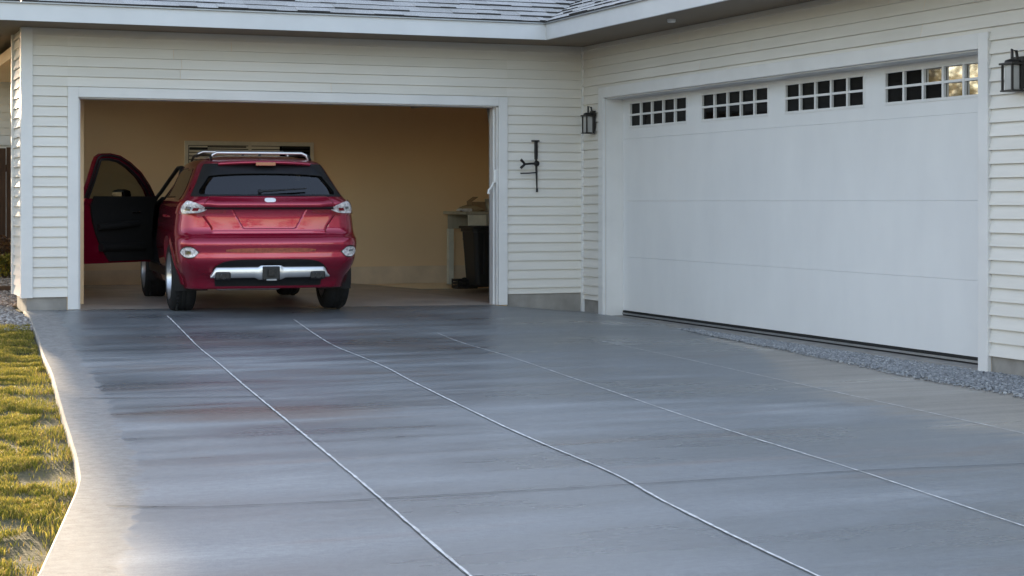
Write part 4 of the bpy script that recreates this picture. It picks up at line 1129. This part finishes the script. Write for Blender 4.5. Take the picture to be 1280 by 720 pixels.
# window frame: swept rectangular section
fr_o = []; n_ = len(path)
for i, (y, z_) in enumerate(path):
    y0, z0 = path[max(i-1, 0)]; y1, z1 = path[min(i+1, n_-1)]; d = Vector((y1-y0, z1-z0)).normalized(); nn = Vector((-d.y, d.x))
    w_ = .04
    a_ = (y+nn.x*w_*.6, z_+nn.y*w_*.6); c_ = (y-nn.x*w_, z_-nn.y*w_)
    fr_o.append([dpt(a_[0], a_[1], .0), dpt(c_[0], c_[1], .0), dpt(c_[0], c_[1], -.05), dpt(a_[0], a_[1], -.05), dpt(a_[0], a_[1], .0)])
door.grid(fr_o, M['paint'], False)
dob = door.build('front_door', car, (HX, HY, 0)); dob.rotation_euler = (0, 0, -R(50))
m = MB(); m.tube([r_[2]+Vector((.004, 0, 0)) for r_ in fr_o], .016, M['trimblack'], 8); m.tube([dpt(y, z_, -.052) for y, z_ in path], .014, M['trimblack'], 8); m.build('window_gasket', dob)
m = MB(); P = []
for i in range(9):
    z_ = 1.12+.465*i/8; c_ = []
    for k_ in range(n_-1):
        (y0, z0), (y1, z1) = path[k_], path[k_+1]
        if (z0-z_)*(z1-z_) <= 0 and z0 != z1: c_.append(y0+(y1-y0)*(z_-z0)/(z1-z0))
    P.append([dpt(min(c_)+(max(c_)-min(c_))*j/8, z_, -.025) for j in range(9)])
m.grid(P, M['doorglass'], True); m.build('door_window', dob)
m = MB(); P = []
for i in range(9):
    z_ = .45+(1.155-.45)*i/8; y0_ = 1.13+.28*(1.155-z_)**1.6/.55; P.append([dpt(y0_+(2.09-y0_)*j/10, z_, -.095-.012*math.sin(math.pi*i/8)) for j in range(11)])
m.grid(P, M['inner'], True)
m.grid([[r_[k_] for k_ in range(11)] for r_ in (P[-1],)]+[[p_+Vector((-.03, 0, .0)) for p_ in P[-1]]], M['inner'], False)
for col_ in (0, 10): m.grid([[r_[col_] for r_ in P], [r_[col_]+Vector((-.022, 0, 0)) for r_ in P]], M['inner'], False)
m.grid([P[0], [p_+Vector((-.022, 0, 0)) for p_ in P[0]]], M['inner'], False)
m.build('door_trim', dob)
m = MB(); a_ = dpt(1.25, .82, -.13); c_ = dpt(1.85, .86, -.13); m.tube([a_, (a_+c_)/2+Vector((.015, 0, 0)), c_], [.035, .04, .03], M['inner'], 10); a_ = dpt(1.3, .6, -.11); c_ = dpt(1.95, .6, -.11); m.tube([a_, c_], .045, M['inner'], 10); m.build('armrest', dob)
m = MB(); a_ = dpt(1.75, .98, -.115); c_ = dpt(1.87, .98, -.115); m.tube([a_, c_], .012, M['chrome'], 8); m.build('inner_handle', dob)
m = MB(); a_ = dpt(1.08, .95, .03); c_ = dpt(1.27, .955, .03); m.tube([dpt(1.07, .95, .0), a_, c_, dpt(1.28, .95, 0)], .013, M['paint'], 8); m.build('outer_handle', dob)
m = MB(); m.box(-.02, .012, -1.092, -1.087, .82, .90, M['chrome'], .001); m.build('latch', dob)
mirror(dob, -1, Matrix.Translation((-.14, 1.84-HY, 1.15)))

# ------------------------------------------------------------------ light, sky, camera
EL, AZ = R(5.5), R(3)
SC.world = bpy.data.worlds.new('World'); SC.world.use_nodes = True
nt = SC.world.node_tree; bg = nt.nodes['Background']
sky = nt.nodes.new('ShaderNodeTexSky'); sky.sky_type = 'NISHITA'; sky.sun_disc = False
sky.sun_elevation = EL; sky.sun_rotation = -AZ; sky.air_density = 1.0; sky.dust_density = .8; sky.ozone_density = 1.6
hs = nt.nodes.new('ShaderNodeHueSaturation'); hs.inputs['Saturation'].default_value = .72; nt.links.new(sky.outputs[0], hs.inputs['Color']); nt.links.new(mixc(nt, 1., hs.outputs[0], (1.028, .97, 1.016), 'MULTIPLY'), bg.inputs['Color']); bg.inputs['Strength'].default_value = .15
sd = bpy.data.lights.new('sun', 'SUN'); sd.energy = 2.5; sd.angle = R(1.2); sd.color = (1, .78, .5)
so = bpy.data.objects.new('sun', sd); COL.objects.link(so)
v = Vector((-math.sin(AZ)*math.cos(EL), math.cos(AZ)*math.cos(EL), math.sin(EL)))
so.rotation_euler = v.to_track_quat('Z', 'Y').to_euler(); so.location = v*40
cd = bpy.data.cameras.new('camera'); cd.sensor_width = 36; cd.lens = 61.875; cd.shift_y = -108/1280; cd.clip_end = 5000; cd.clip_start = .05
co = bpy.data.objects.new('camera', cd); COL.objects.link(co); co.location = (-8.01, -17.96, 1.255); co.rotation_euler = (R(90), 0, -R(21.7115))
SC.camera = co
SC.view_settings.view_transform = 'Standard'; SC.view_settings.look = 'None'; SC.view_settings.gamma = 1; SC.view_settings.use_curve_mapping = False
SC.view_settings.exposure = 2.55
